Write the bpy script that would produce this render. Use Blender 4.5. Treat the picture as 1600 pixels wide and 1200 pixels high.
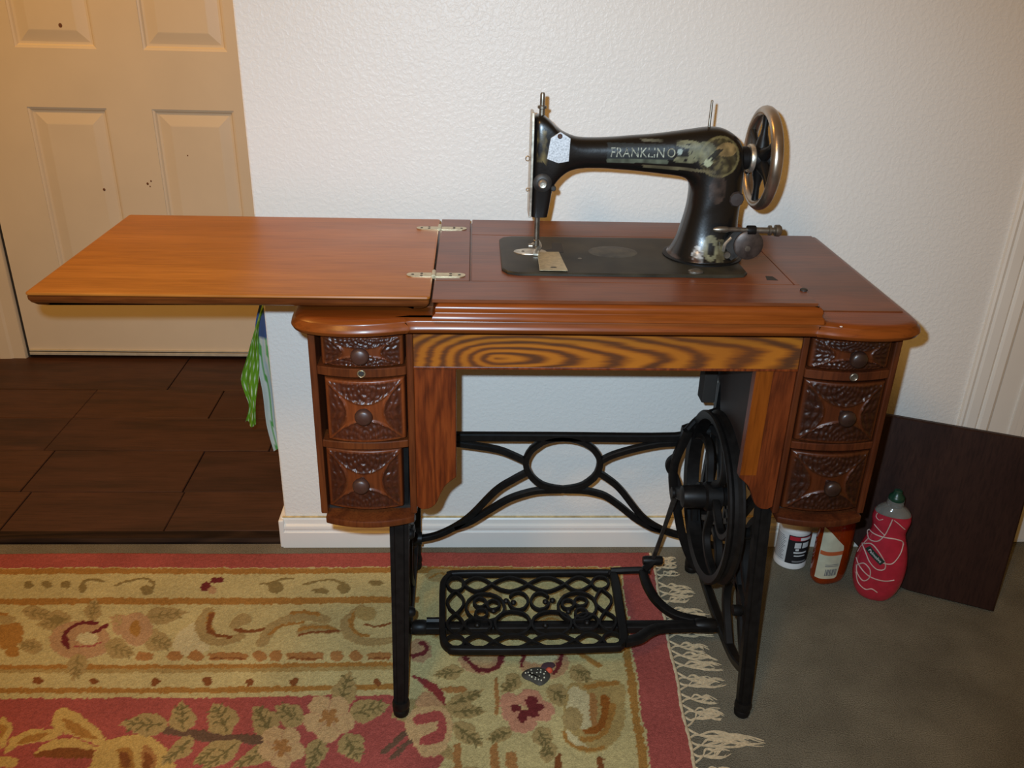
import bpy, bmesh, math, random
import numpy as np
from mathutils import Vector, Matrix
from mathutils.bvhtree import BVHTree

for o in list(bpy.data.objects): bpy.data.objects.remove(o, do_unlink=True)
scene = bpy.context.scene
COL = scene.collection
random.seed(7); rng = np.random.default_rng(7)
R = math.radians

# ------------------------------------------------------------------ camera
cam_d = bpy.data.cameras.new('camera'); cam = bpy.data.objects.new('camera', cam_d); COL.objects.link(cam)
cam_d.sensor_width = 36.0; cam_d.lens = 36.0 * 1382.4 / 1600.0; cam_d.clip_start = 0.02
c_r = Vector((0.99894826, -0.03814499, 0.02544277)); c_u = Vector((-0.0064069, 0.43332617, 0.90121439)); c_f = Vector((0.04540183, 0.90042956, -0.43262604))
CAM = Vector((-0.18009535, -1.6716517, 1.20991944))
cam.matrix_world = Matrix(((c_r.x, c_u.x, -c_f.x, CAM.x), (c_r.y, c_u.y, -c_f.y, CAM.y), (c_r.z, c_u.z, -c_f.z, CAM.z), (0, 0, 0, 1)))
scene.camera = cam

# ------------------------------------------------------------------ world, lamps, exposure
world = bpy.data.worlds.new('room_air'); scene.world = world; world.use_nodes = True
bg = world.node_tree.nodes['Background']; bg.inputs[0].default_value = (1.0, 0.53, 0.14, 1); bg.inputs[1].default_value = 0.20
def lamp(name, kind, loc, color, power, **kw):
    d = bpy.data.lights.new(name, kind); d.color = color; d.energy = power
    for k, v in kw.items(): setattr(d, k, v)
    o = bpy.data.objects.new(name, d); COL.objects.link(o); o.location = loc; return o
# the camera's own flash, a little above and left of the lens
fl = lamp('camera_flash', 'SPOT', CAM + c_r * -0.034 + c_u * 0.034 + c_f * 0.01, (0.63, 0.84, 1.04), 94, shadow_soft_size=0.008, spot_size=R(96), spot_blend=1.0)
fl.rotation_euler = Matrix((c_r, c_u, -c_f)).transposed().to_euler()
# the warm ceiling lamp of the room, in front and to the left
cl = lamp('ceiling_lamp', 'AREA', (-0.95, -2.35, 2.42), (1.0, 0.53, 0.13), 18, shape='DISK', size=0.45)
cl.rotation_euler = (Vector((0, -0.4, 0.3)) - Vector((-0.95, -2.35, 2.42))).to_track_quat('-Z', 'Y').to_euler()
# added warm fill over the entry, brightening the door; no lamp seen there
hl = lamp('hall_fill', 'AREA', (-1.35, 0.02, 2.36), (1.0, 0.50, 0.11), 16, shape='DISK', size=0.35)
vs = scene.view_settings; vs.view_transform = 'Standard'; vs.look = 'None'; vs.gamma = 1.0; vs.use_curve_mapping = False; vs.exposure = 0.0

# ------------------------------------------------------------------ mesh helpers
ORG = {}
def cr(pts, n=8, closed=False):
    """Catmull-Rom through points of any dimension."""
    P = [np.array(p, float) for p in pts]; m = len(P); out = []
    for i in range(m if closed else m - 1):
        if closed: a, b, c, d = P[(i - 1) % m], P[i], P[(i + 1) % m], P[(i + 2) % m]
        else: a, b, c, d = P[max(i - 1, 0)], P[i], P[i + 1], P[min(i + 2, m - 1)]
        for k in range(n):
            t = k / n
            out.append(0.5 * ((2 * b) + (-a + c) * t + (2 * a - 5 * b + 4 * c - d) * t * t + (-a + 3 * b - 3 * c + d) * t ** 3))
    if not closed: out.append(P[-1])
    return out
class G:
    def __init__(s): s.V = []; s.F = []
    def add(s, V, F):
        n = len(s.V); s.V += [tuple(map(float, v)) for v in V]; s.F += [tuple(i + n for i in f) for f in F]; return s
    def box(s, x0, x1, y0, y1, z0, z1):
        V = [(x, y, z) for x in (x0, x1) for y in (y0, y1) for z in (z0, z1)]
        return s.add(V, [(0, 1, 3, 2), (4, 6, 7, 5), (0, 4, 5, 1), (2, 3, 7, 6), (0, 2, 6, 4), (1, 5, 7, 3)])
    def tube(s, path, r, n=8, closed=False, up=None, sx=1.0, sy=1.0, square=False):
        P = [Vector(map(float, p)) for p in path]; m = len(P); rr = r if hasattr(r, '__len__') else [r] * m
        V = []; F = []; nprev = None
        for i in range(m):
            if closed: t = P[(i + 1) % m] - P[(i - 1) % m]
            else: t = P[min(i + 1, m - 1)] - P[max(i - 1, 0)]
            if t.length < 1e-9: t = Vector((0, 0, 1))
            t.normalize()
            if up is not None: u = Vector(up); u = u - t * u.dot(t)
            elif nprev is None:
                u = Vector((0, 0, 1)) if abs(t.z) < 0.9 else Vector((1, 0, 0)); u = u - t * u.dot(t)
            else: u = nprev - t * nprev.dot(t)
            if u.length < 1e-6: u = t.orthogonal()
            u.normalize(); nprev = u; w = t.cross(u)
            for k in range(n):
                a = 2 * math.pi * (k + 0.5) / n; ca, sa = math.cos(a), math.sin(a)
                if square:
                    ca = math.copysign(abs(ca) ** 0.4, ca); sa = math.copysign(abs(sa) ** 0.4, sa)
                V.append(P[i] + u * (ca * rr[i] * sy) + w * (sa * rr[i] * sx))
        for i in range(m if closed else m - 1):
            for k in range(n):
                F.append((i * n + k, i * n + (k + 1) % n, ((i + 1) % m) * n + (k + 1) % n, ((i + 1) % m) * n + k))
        if not closed: F += [tuple(range(n))[::-1], tuple((m - 1) * n + k for k in range(n))]
        return s.add(V, F)
    def lathe(s, prof, c, axis='z', n=24, sx=1.0, sy=1.0):
        """prof: (radius, height); revolved around an axis through c."""
        V = []; F = []
        for r, h in prof:
            for k in range(n):
                a = 2 * math.pi * k / n; u, v = r * math.cos(a) * sx, r * math.sin(a) * sy
                V.append({'z': (c[0] + u, c[1] + v, c[2] + h), 'x': (c[0] + h, c[1] + u, c[2] + v), 'y': (c[0] + u, c[1] + h, c[2] + v)}[axis])
        m = len(prof)
        for i in range(m - 1):
            for k in range(n): F.append((i * n + k, i * n + (k + 1) % n, (i + 1) * n + (k + 1) % n, (i + 1) * n + k))
        F += [tuple(range(n))[::-1], tuple((m - 1) * n + k for k in range(n))]
        return s.add(V, F)
    def prism(s, poly, a0, a1, plane='xz'):
        def pt(p, a): return {'xz': (p[0], a, p[1]), 'xy': (p[0], p[1], a), 'yz': (a, p[0], p[1])}[plane]
        n = len(poly); V = [pt(p, a0) for p in poly] + [pt(p, a1) for p in poly]
        return s.add(V, [tuple(range(n))[::-1], tuple(range(n, 2 * n))] + [(i, (i + 1) % n, n + (i + 1) % n, n + i) for i in range(n)])
    def stack(s, outline, levels, plane='xy'):
        """levels: (inset, height) - rings of one outline, capped at both ends."""
        P = np.array(outline, float); n = len(P)
        ar = 0.5 * np.sum(P[:, 0] * np.roll(P[:, 1], -1) - np.roll(P[:, 0], -1) * P[:, 1])
        e1 = P - np.roll(P, 1, 0); e2 = np.roll(P, -1, 0) - P
        def nr(e): e = e / (np.linalg.norm(e, axis=1, keepdims=True) + 1e-12); q = np.stack([-e[:, 1], e[:, 0]], 1); return q * (1 if ar > 0 else -1)
        n1, n2 = nr(e1), nr(e2); b = n1 + n2; b = b / np.maximum(np.sum(b * b, 1, keepdims=True) / 2, 0.35)
        V = []; F = []
        for d, z in levels:
            Q = P + b * d
            for q in Q: V.append({'xy': (q[0], q[1], z), 'xz': (q[0], z, q[1])}[plane])
        for i in range(len(levels) - 1):
            for k in range(n): F.append((i * n + k, i * n + (k + 1) % n, (i + 1) * n + (k + 1) % n, (i + 1) * n + k))
        F += [tuple(range(n))[::-1], tuple((len(levels) - 1) * n + k for k in range(n))]
        return s.add(V, F)
    def build(s, name, mat, parent=None, smooth=35, bevel=0.0, origin=None, seg=2, recalc=True):
        me = bpy.data.meshes.new(name); o = bpy.data.objects.new(name, me); COL.objects.link(o)
        if parent is not None: og = ORG[parent.name]; o.parent = parent
        else:
            og = Vector(origin) if origin is not None else Vector((sum(v[0] for v in s.V) / len(s.V), sum(v[1] for v in s.V) / len(s.V), min(v[2] for v in s.V)))
            o.location = og
        ORG[o.name] = og
        me.from_pydata([(v[0] - og.x, v[1] - og.y, v[2] - og.z) for v in s.V], [], s.F)
        if recalc or bevel:
            bm = bmesh.new(); bm.from_mesh(me)
            bmesh.ops.recalc_face_normals(bm, faces=bm.faces)
            if bevel:
                ed = [e for e in bm.edges if len(e.link_faces) == 2 and e.calc_face_angle() > R(30)]
                bmesh.ops.bevel(bm, geom=ed, offset=bevel, segments=seg, affect='EDGES', profile=0.5, clamp_overlap=True)
            bm.to_mesh(me); bm.free()
        if smooth:
            me.polygons.foreach_set('use_smooth', [True] * len(me.polygons)); me.set_sharp_from_angle(angle=R(smooth))
        if mat: me.materials.append(mat)
        me.update(); return o
def empty(name, loc):
    o = bpy.data.objects.new(name, None); COL.objects.link(o); o.location = loc; o.empty_display_size = 0.05; ORG[o.name] = Vector(loc); return o
def tag(o, label=None, cat=None, group=None, kind=None):
    for k, v in (('label', label), ('category', cat), ('group', group), ('kind', kind)):
        if v: o[k] = v
    return o
def col_attr(o, cols):
    a = o.data.color_attributes.new('tint', 'FLOAT_COLOR', 'POINT'); c = np.ones((len(o.data.vertices), 4), np.float32); c[:, :3] = cols
    a.data.foreach_set('color', c.ravel())

# ------------------------------------------------------------------ material helpers
def lin(c): return tuple(((x / 255) / 12.92 if x <= 10 else ((x / 255 + 0.055) / 1.055) ** 2.4) for x in c)
class M:
    def __init__(s, name):
        s.m = bpy.data.materials.new(name); s.m.use_nodes = True; s.t = s.m.node_tree; s.b = s.t.nodes['Principled BSDF']
    def n(s, kind, _out=0, _props=None, **inp):
        x = s.t.nodes.new(kind)
        for k, v in (_props or {}).items(): setattr(x, k, v)
        for k, v in inp.items():
            k2 = int(k[1:]) if k[0] == '_' else k.replace('__', ' ')
            sock = x.inputs[k2]
            if isinstance(v, bpy.types.NodeSocket): s.t.links.new(v, sock)
            else: sock.default_value = v
        return x.outputs[_out] if _out is not None else x
    def set(s, **kw):
        for k, v in kw.items():
            sock = s.b.inputs[k.replace('__', ' ')]
            if isinstance(v, bpy.types.NodeSocket): s.t.links.new(v, sock)
            else: sock.default_value = v
        return s
    def coord(s, scale=(1, 1, 1), out='Object', rot=(0, 0, 0)):
        tc = s.n('ShaderNodeTexCoord', None).outputs[out]
        mp = s.n('ShaderNodeMapping', None); mp.inputs['Scale'].default_value = scale; mp.inputs['Rotation'].default_value = rot
        s.t.links.new(tc, mp.inputs['Vector']); return mp.outputs[0]
    def noise(s, vec, scale=5, detail=3, rough=0.5, dist=0.0): return s.n('ShaderNodeTexNoise', 0, None, Vector=vec, Scale=scale, Detail=detail, Roughness=rough, Distortion=dist)
    def ramp(s, fac, stops):
        x = s.n('ShaderNodeValToRGB', None, None, Fac=fac); e = x.color_ramp.elements
        while len(e) < len(stops): e.new(0.5)
        for q, (p, c) in zip(e, stops): q.position = p; q.color = (*c, 1) if len(c) == 3 else c
        return x.outputs[0]
    def math(s, op, a, b=0.0): return s.n('ShaderNodeMath', 0, {'operation': op}, _0=a, _1=b)
    def mix(s, fac, a, b, mode='MIX'):
        x = s.n('ShaderNodeMix', None, {'data_type': 'RGBA', 'blend_type': mode})
        for i, v in ((0, fac), (6, a), (7, b)):
            if isinstance(v, bpy.types.NodeSocket): s.t.links.new(v, x.inputs[i])
            else: x.inputs[i].default_value = v if i == 0 else (*v[:3], 1)
        return x.outputs[2]
    def bump(s, h, strength=0.3, dist=0.002): return s.n('ShaderNodeBump', 0, None, Height=h, Strength=strength, Distance=dist)
def plain(name, c, rough=0.5, metal=0.0, coat=0.0, vary=0.12, nscale=40, bump=0.0, **kw):
    m = M(name); n = m.noise(m.coord(), nscale, 4)
    d = tuple(x * (1 - vary) for x in c); l = tuple(min(1, x * (1 + vary)) for x in c)
    m.set(Base__Color=m.ramp(n, [(0.3, d), (0.7, l)]), Roughness=rough, Metallic=metal, Coat__Weight=coat, **kw)
    if bump: m.set(Normal=m.bump(n, bump, 0.001))
    return m.m
def wood(name, dark, mid, light, axis='x', rings=26.0, figure=0.55, rough=0.33, coat=0.25, seed=0.0, base=3.0, pores=0.35, stretch=7.0, spec=0.3):
    """Oak-like: contour bands of a stretched noise give the figure, fine stretched noise the pores."""
    m = M(name); st = {'x': (1, stretch, stretch), 'y': (stretch, 1, stretch), 'z': (stretch, stretch, 1)}[axis]
    tc = m.n('ShaderNodeTexCoord', None).outputs['Object']
    mp = m.n('ShaderNodeMapping', None); mp.inputs['Scale'].default_value = tuple(a * base for a in st); mp.inputs['Location'].default_value = (seed, seed * 1.7, seed * 0.6)
    m.t.links.new(tc, mp.inputs['Vector']); v = mp.outputs[0]
    n1 = m.noise(v, 0.5, 2, 0.45, 0.3)
    band = m.math('MULTIPLY_ADD', m.math('SINE', m.math('MULTIPLY', n1, rings * 2.2)), 0.5); band.node.inputs[2].default_value = 0.5
    fine = m.noise(v, 6.0, 4, 0.6)
    fac = m.math('ADD', m.math('MULTIPLY', band, figure), m.math('MULTIPLY', fine, 1 - figure))
    c = m.ramp(fac, [(0.18, dark), (0.5, mid), (0.85, light)])
    mp2 = m.n('ShaderNodeMapping', None); mp2.inputs['Scale'].default_value = {'x': (12, 260, 260), 'y': (260, 12, 260), 'z': (260, 260, 12)}[axis]
    m.t.links.new(tc, mp2.inputs['Vector']); p = m.noise(mp2.outputs[0], 1.0, 2, 0.5)
    pf = m.ramp(p, [(0.36, (1, 1, 1)), (0.5, (0, 0, 0))])
    c = m.mix(m.math('MULTIPLY', pf, pores), c, tuple(x * 0.45 for x in dark))
    big = m.noise(m.coord(), 5, 3)
    c = m.mix(m.ramp(big, [(0.35, (0, 0, 0)), (0.75, (0.35, 0.35, 0.35))]), c, tuple(x * 0.7 for x in mid))
    m.set(Base__Color=c, Specular__IOR__Level=spec, Roughness=m.math('MULTIPLY_ADD', big, 0.16), Coat__Weight=coat, Coat__Roughness=0.18, Normal=m.bump(p, 0.12, 0.0006))
    rn = m.b.inputs['Roughness'].links[0].from_node; rn.inputs[2].default_value = rough - 0.08
    return m.m
def attr_mat(name, rough=0.9, bump=0.4, bscale=500, spec=0.2, coat=0.0, vary=0.25):
    m = M(name); a = m.n('ShaderNodeVertexColor', 0, {'layer_name': 'tint'}); n = m.noise(m.coord(), bscale, 3)
    c = m.mix(1.0, a, m.ramp(n, [(0.25, (1 - vary,) * 3), (0.75, (1, 1, 1))]), 'MULTIPLY')
    m.set(Base__Color=c, Roughness=rough, Coat__Weight=coat, Specular__IOR__Level=spec, Normal=m.bump(n, bump, 0.002)); return m.m
# ------------------------------------------------------------------ materials
def wall_paint(name, c, rough, scale, strength):
    m = M(name); v = m.coord(); n = m.noise(v, scale, 3, 0.55, 0.4); n2 = m.noise(v, scale * 3.1, 2)
    h = m.math('ADD', m.ramp(n, [(0.42, (0, 0, 0)), (0.62, (1, 1, 1))]), m.math('MULTIPLY', n2, 0.35))
    g = m.noise(v, 2.5, 3); m.set(Base__Color=m.ramp(g, [(0.3, tuple(x * 0.96 for x in c)), (0.7, c)]), Roughness=rough, Specular__IOR__Level=0.24, Normal=m.bump(h, strength, 0.0016)); return m.m
m_wall = wall_paint('wall_paint', (0.82, 0.79, 0.73), 0.36, 120, 0.26)
m_hallwall = wall_paint('hall_paint', (0.74, 0.66, 0.52), 0.5, 75, 0.4)
m_trim = plain('trim_paint', (0.80, 0.77, 0.70), 0.35, vary=0.03, nscale=6)
m_dust = plain('dusty_paint', (0.60, 0.47, 0.24), 0.7, vary=0.3, nscale=60)
m_door = plain('door_paint', (0.74, 0.63, 0.46), 0.45, vary=0.04, nscale=5)
m_gap = plain('dark_gap', (0.02, 0.017, 0.014), 0.8)  # near-black, standing for the shade in slots, openings and gaps
def carpet_mat():
    m = M('carpet_pile'); v = m.coord(); a = m.noise(v, 6, 4, 0.6); b = m.noise(v, 420, 2)
    c = m.ramp(a, [(0.3, (0.165, 0.146, 0.104)), (0.7, (0.255, 0.228, 0.162))]); c = m.mix(1.0, c, m.ramp(b, [(0.3, (0.55,) * 3), (0.7, (1.05,) * 3)]), 'MULTIPLY')
    m.set(Base__Color=c, Roughness=1.0, Specular__IOR__Level=0.05, Normal=m.bump(b, 0.8, 0.004)); return m.m
m_carpet = carpet_mat()
m_plank = [wood('entry_plank_%d' % i, (0.028 + .004 * i, 0.0125 + .002 * i, 0.009), (0.052 + .007 * i, 0.021 + .003 * i, 0.014), (0.073 + .008 * i, 0.030 + .003 * i, 0.019), 'x', rings=12, figure=0.35, rough=0.46, coat=0.0, spec=0.22, seed=i * 3.3, base=2.0, pores=0.4) for i in range(3)]
m_reducer = wood('entry_reducer', (0.012, 0.007, 0.005), (0.022, 0.012, 0.008), (0.035, 0.019, 0.011), 'x', rough=0.7, coat=0.0, spec=0.1)
OD, OM, OL = (0.115, 0.034, 0.008), (0.245, 0.082, 0.018), (0.36, 0.135, 0.032)
m_leaf = wood('leaf_oak', (0.25, 0.078, 0.010), (0.35, 0.118, 0.016), (0.43, 0.155, 0.024), 'x', rings=10, figure=0.22, rough=0.36, coat=0.0, base=2.2, pores=0.25, stretch=11)
m_leafedge = wood('leaf_edge_oak', (0.045, 0.012, 0.003), (0.10, 0.026, 0.006), (0.19, 0.055, 0.010), 'x', rings=8, figure=0.3, coat=0.1)
m_top = wood('top_oak', (0.085, 0.024, 0.008), (0.145, 0.040, 0.012), (0.20, 0.058, 0.017), 'x', rings=10, figure=0.25, rough=0.36, coat=0.05, spec=0.40, seed=4.0, base=2.4, pores=0.3, stretch=11)
m_mould = wood('moulding_oak', (0.095, 0.021, 0.003), (0.165, 0.036, 0.005), (0.22, 0.054, 0.008), 'x', rings=8, figure=0.25, rough=0.30, coat=0.10, spec=0.22, seed=2.0, base=2.0, pores=0.25, stretch=11)
def apron_mat():
    """plain-sawn oak: an off-centre heart with rings drawn out along the board."""
    m = M('apron_oak'); tc = m.n('ShaderNodeTexCoord', None).outputs['Object']; sp = m.n('ShaderNodeSeparateXYZ', None, None, Vector=tc)
    nz = m.noise(m.coord((9, 9, 60)), 1.0, 3, 0.55); n2 = m.noise(m.coord((2.5, 1, 14)), 1.0, 2, 0.5)
    dx = m.math('SUBTRACT', sp.outputs[0], -0.165); xr_ = m.math('DIVIDE', m.math('MAXIMUM', dx, 0.0), 0.066); xl_ = m.math('DIVIDE', m.math('MAXIMUM', m.math('MULTIPLY', dx, -1.0), 0.0), 0.022)
    xx = m.math('ADD', xr_, xl_); zz = m.math('DIVIDE', m.math('SUBTRACT', sp.outputs[2], 0.6835), 0.0090)
    r = m.math('SQRT', m.math('ADD', m.math('MULTIPLY', xx, xx), m.math('MULTIPLY', zz, zz)))
    r = m.math('ADD', r, m.math('ADD', m.math('MULTIPLY', nz, 0.9), m.math('MULTIPLY', n2, 2.6)))
    band = m.math('MULTIPLY_ADD', m.math('COSINE', m.math('MULTIPLY', r, 6.2832)), 0.5); band.node.inputs[2].default_value = 0.5
    fine = m.noise(m.coord((20, 20, 420)), 1.0, 3, 0.6); f = m.math('ADD', m.math('MULTIPLY', band, 0.72), m.math('MULTIPLY', fine, 0.40))
    c = m.ramp(f, [(0.22, (0.072, 0.027, 0.011)), (0.48, (0.19, 0.058, 0.009)), (0.85, (0.33, 0.108, 0.011))])
    c = m.mix(m.ramp(m.noise(m.coord(), 4.5, 2), [(0.42, (0, 0, 0)), (0.72, (0.5, 0.5, 0.5))]), c, (0.15, 0.038, 0.007))
    m.set(Base__Color=c, Roughness=0.37, Specular__IOR__Level=0.3, Coat__Weight=0.06, Coat__Roughness=0.2, Normal=m.bump(fine, 0.10, 0.0006)); return m.m
m_apron = apron_mat()
m_knee = wood('knee_oak', (0.060, 0.011, 0.003), (0.135, 0.026, 0.005), (0.20, 0.042, 0.008), 'z', rings=22, figure=0.35, rough=0.38, coat=0.05, seed=5.1, base=6.0, pores=0.4)
m_kneeshade = wood('knee_oak_shaded', (0.050, 0.010, 0.003), (0.110, 0.022, 0.005), (0.16, 0.034, 0.008), 'z', rings=16, figure=0.3, rough=0.42, coat=0.05, seed=6.1, base=6.0, pores=0.4)  # right panel's copy of the knee oak, darkened for flash falloff
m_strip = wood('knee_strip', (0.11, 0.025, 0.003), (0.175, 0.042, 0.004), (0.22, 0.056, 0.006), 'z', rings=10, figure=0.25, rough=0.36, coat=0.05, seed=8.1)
m_case = wood('case_oak', (0.032, 0.008, 0.003), (0.068, 0.016, 0.005), (0.10, 0.026, 0.007), 'z', rings=14, figure=0.3, rough=0.40, coat=0.06, seed=7.0)  # darker copy for the right case, its dimmer light put into the colour
m_inner = plain('case_inside', (0.012, 0.008, 0.005), 0.8)
m_knob = plain('knob_wood', (0.050, 0.020, 0.013), 0.40, coat=0.1, nscale=90)
m_knobshade = plain('knob_wood_shaded', (0.022, 0.010, 0.007), 0.36, coat=0.15, nscale=90)  # same knob wood, darkened to stand for weak light on the right
def drawer_mat():
    m = M('carved_drawer'); a = m.n('ShaderNodeVertexColor', 0, {'layer_name': 'tint'})
    tc = m.n('ShaderNodeTexCoord', None).outputs['Object']; mp = m.n('ShaderNodeMapping', None); mp.inputs['Scale'].default_value = (180, 180, 14); m.t.links.new(tc, mp.inputs['Vector'])
    g = m.noise(mp.outputs[0], 1.0, 3, 0.6); f = m.noise(m.coord(), 260, 3)
    c = m.mix(1.0, a, m.ramp(g, [(0.3, (0.62, 0.58, 0.55)), (0.7, (1.05, 1.05, 1.05))]), 'MULTIPLY')
    m.set(Base__Color=c, Roughness=0.40, Specular__IOR__Level=0.35, Coat__Weight=0.12, Coat__Roughness=0.25, Normal=m.bump(f, 0.10, 0.0010)); return m.m
m_drawer = drawer_mat()
m_iron = plain('black_iron', (0.0055, 0.005, 0.0046), 0.46, vary=0.4, nscale=70, bump=0.12, Specular__IOR__Level=0.22)
m_ironworn = plain('worn_iron', (0.030, 0.027, 0.024), 0.5, metal=0.3, vary=0.5, nscale=80)
m_nickel = plain('worn_nickel', (0.50, 0.46, 0.38), 0.36, metal=0.85, vary=0.3, nscale=120)
m_dullnick = plain('tarnished_nickel', (0.20, 0.175, 0.14), 0.40, metal=0.85, vary=0.4, nscale=90)
m_bronze = plain('bronzed_rim', (0.33, 0.27, 0.21), 0.30, metal=0.9, vary=0.35, nscale=25)
m_plate = plain('spotted_zinc', (0.46, 0.47, 0.48), 0.45, metal=0.3, vary=0.35, nscale=420)
m_brass = plain('pale_brass', (0.50, 0.42, 0.26), 0.32, metal=0.8, vary=0.2, nscale=150)
m_rust = plain('rusty_screw', (0.07, 0.032, 0.020), 0.6, metal=0.4, vary=0.4, nscale=300)
m_japan = attr_mat('black_japan', rough=0.30, bump=0.05, bscale=260, spec=0.4, coat=0.15, vary=0.2)
m_bed = plain('worn_bed', (0.026, 0.022, 0.014), 0.46, metal=0.0, vary=0.5, nscale=18, coat=0.0, Specular__IOR__Level=0.22)
m_gold = plain('faded_gold', (0.24, 0.25, 0.19), 0.55, vary=0.85, nscale=260)
m_wool = attr_mat('wool_pile', rough=1.0, bump=0.7, bscale=480, spec=0.05, vary=0.42)
m_fringe = plain('cotton_fringe', (0.52, 0.42, 0.26), 0.95, vary=0.2, nscale=200)
m_board = wood('mahogany_board', (0.017, 0.008, 0.0065), (0.029, 0.013, 0.010), (0.041, 0.019, 0.013), 'z', rings=8, figure=0.25, rough=0.46, coat=0.0, spec=0.2, seed=9.0)

# ------------------------------------------------------------------ the room
def struct(g, name, mat, parent=None, **kw):
    o = g.build(name, mat, parent, **kw)
    if parent is None: o['kind'] = 'structure'
    return o
o = struct(G().box(-2.6, 2.2, -3.0, 0.012, -0.03, 0.0), 'floor', m_carpet, origin=(0, 0, 0)); tag(o, 'grey olive carpet under rug and sewing table', 'carpet floor')
o = struct(G().box(-0.596, 2.2, 0.0, 0.115, 0.0, 2.45), 'wall_back', m_wall, origin=(0, 0, 0), smooth=0, bevel=0.004); tag(o, 'white textured wall behind the sewing table', 'wall')
# baseboard: flat foot, groove, cap
g = G()
prof = [(0.0, 0.0), (-0.014, 0.0), (-0.014, 0.040), (-0.011, 0.043), (-0.011, 0.047), (-0.013, 0.050), (-0.012, 0.056), (-0.007, 0.060), (-0.006, 0.070), (-0.003, 0.075), (0.0, 0.075)]
n = len(prof)
g.add([(-0.602, y, z) for y, z in prof] + [(0.882, y, z) for y, z in prof], [tuple(range(n)), tuple(range(2 * n - 1, n - 1, -1))] + [(i, n + i, n + (i + 1) % n, (i + 1) % n) for i in range(n)])
bb = struct(g, 'baseboard_back', m_trim, origin=(0, 0, 0), smooth=20); tag(bb, 'white moulded baseboard along the textured wall', 'baseboard')
G().box(-0.600, 0.88, -0.0062, -0.0005, 0.0752, 0.0770).build('dust_line', m_dust, bb, smooth=0)
G().box(-0.6085, -0.5965, -0.0139, 0.115, 0.0, 0.072).build('return', m_trim, bb, smooth=0, bevel=0.003)
# casing and closet door at the right
def vprofile(pts, z0, z1):
    n = len(pts); return G().add([(x, y, z0) for x, y in pts] + [(x, y, z1) for x, y in pts], [tuple(range(n))[::-1], tuple(range(n, 2 * n))] + [(i, (i + 1) % n, n + (i + 1) % n, n + i) for i in range(n)])
o = struct(vprofile([(0.882, 0.0), (0.882, -0.009), (0.886, -0.012), (0.892, -0.010), (0.897, -0.013), (0.915, -0.015), (0.921, -0.011), (0.926, -0.016), (0.940, -0.018), (0.947, -0.014), (0.947, 0.0)], 0.0, 2.06), 'trim_1', m_trim, origin=(0, 0, 0), smooth=20); tag(o, 'white fluted door casing at the right', 'casing')
o = struct(vprofile([(0.947, -0.0005), (0.947, -0.005), (1.0, -0.005), (1.0, -0.010), (1.012, -0.010), (1.014, -0.006), (1.030, -0.006), (1.030, -0.0005)], 0.0, 2.05), 'trim_2', m_trim, origin=(0, 0, 0), smooth=20); tag(o, 'white door jamb with stop bead at the right', 'jamb')
o = struct(G().box(1.033, 1.85, -0.004, -0.0005, 0.012, 2.03), 'door_2', m_trim, origin=(1.4, 0, 0)); tag(o, 'white closet door at the far right', 'door')
for z0, z1 in ((0.15, 0.80), (0.98, 1.8)):
    for x0, x1 in ((1.13, 1.38), (1.48, 1.74)):
        G().stack([(x0, z0), (x1, z0), (x1, z1), (x0, z1)], [(0, -0.004), (0.004, -0.008), (0.03, -0.009), (0.035, -0.012)], 'xz').build('panel', m_trim, o, smooth=0)

# entry hall: plank floor, back wall, six panel door
fe = struct(G().box(-2.6, 0.9, 0.012, 1.04, -0.03, 0.004), 'floor_entry', m_gap, origin=(0, 0, 0)); tag(fe, 'dark wood plank floor of the entry', 'plank floor')
rows = [(0.0335, 0.200, (-1.68, -1.250, -0.882, -0.47)), (0.200, 0.400, (-1.70, -1.277, -0.888, -0.40)), (0.400, 0.584, (-1.72, -1.306, -0.72)), (0.584, 0.766, (-1.305, -0.928, -0.50)), (0.766, 1.02, (-1.75, -1.1, -0.60))]
k = 0
for y0, y1, cuts in rows:
    xs = [-2.59] + list(cuts) + [0.3]
    for a, b in zip(xs[:-1], xs[1:]):
        p = G().box(a + 0.0012, b - 0.0012, y0 + 0.0006, y1 - 0.0006, 0.004, 0.0125 - 0.0008 * (k % 3)).build('plank', m_plank[(k * 2 + (k // 3)) % 3], fe, smooth=0, bevel=0.0016, seg=1); k += 1
G().prism([(0.0, 0.0), (0.0, 0.006), (0.006, 0.0125), (0.033, 0.0125), (0.033, 0.0)], -2.59, -0.6095, 'yz').build('reducer_strip', m_reducer, fe, smooth=0)
ho = struct(G().box(-2.6, -1.698, 1.0, 1.10, 0.0, 2.45), 'wall_hall', m_hallwall, origin=(0, 0, 0), smooth=0); tag(ho, 'cream hall wall left of the entry door', 'wall')
o = struct(G().box(-0.70, 0.9, 1.0, 1.10, 0.0, 2.45).box(-1.698, -0.70, 1.0, 1.10, 2.08, 2.45), 'wall_hall_right', m_hallwall, origin=(0, 0, 0), smooth=0); tag(o, 'cream hall wall above and right of the entry door', 'wall')
o = struct(vprofile([(-1.70, 1.0), (-1.70, 0.988), (-1.692, 0.984), (-1.66, 0.986), (-1.652, 0.990), (-1.615, 0.990), (-1.612, 1.0), (-1.612, 1.06), (-1.70, 1.06)], 0.0, 2.06), 'trim_3', m_door, origin=(0, 0, 0), smooth=20); tag(o, 'cream casing left of the entry door', 'casing')
o = struct(G().box(-2.6, -1.7005, 0.986, 1.0, 0.0, 0.066).box(-2.6, -1.7005, 0.990, 1.0, 0.066, 0.078), 'baseboard_hall', m_door, origin=(0, 0, 0), smooth=0, bevel=0.002); tag(o, 'cream baseboard at the far left of the hall', 'baseboard')
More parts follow.
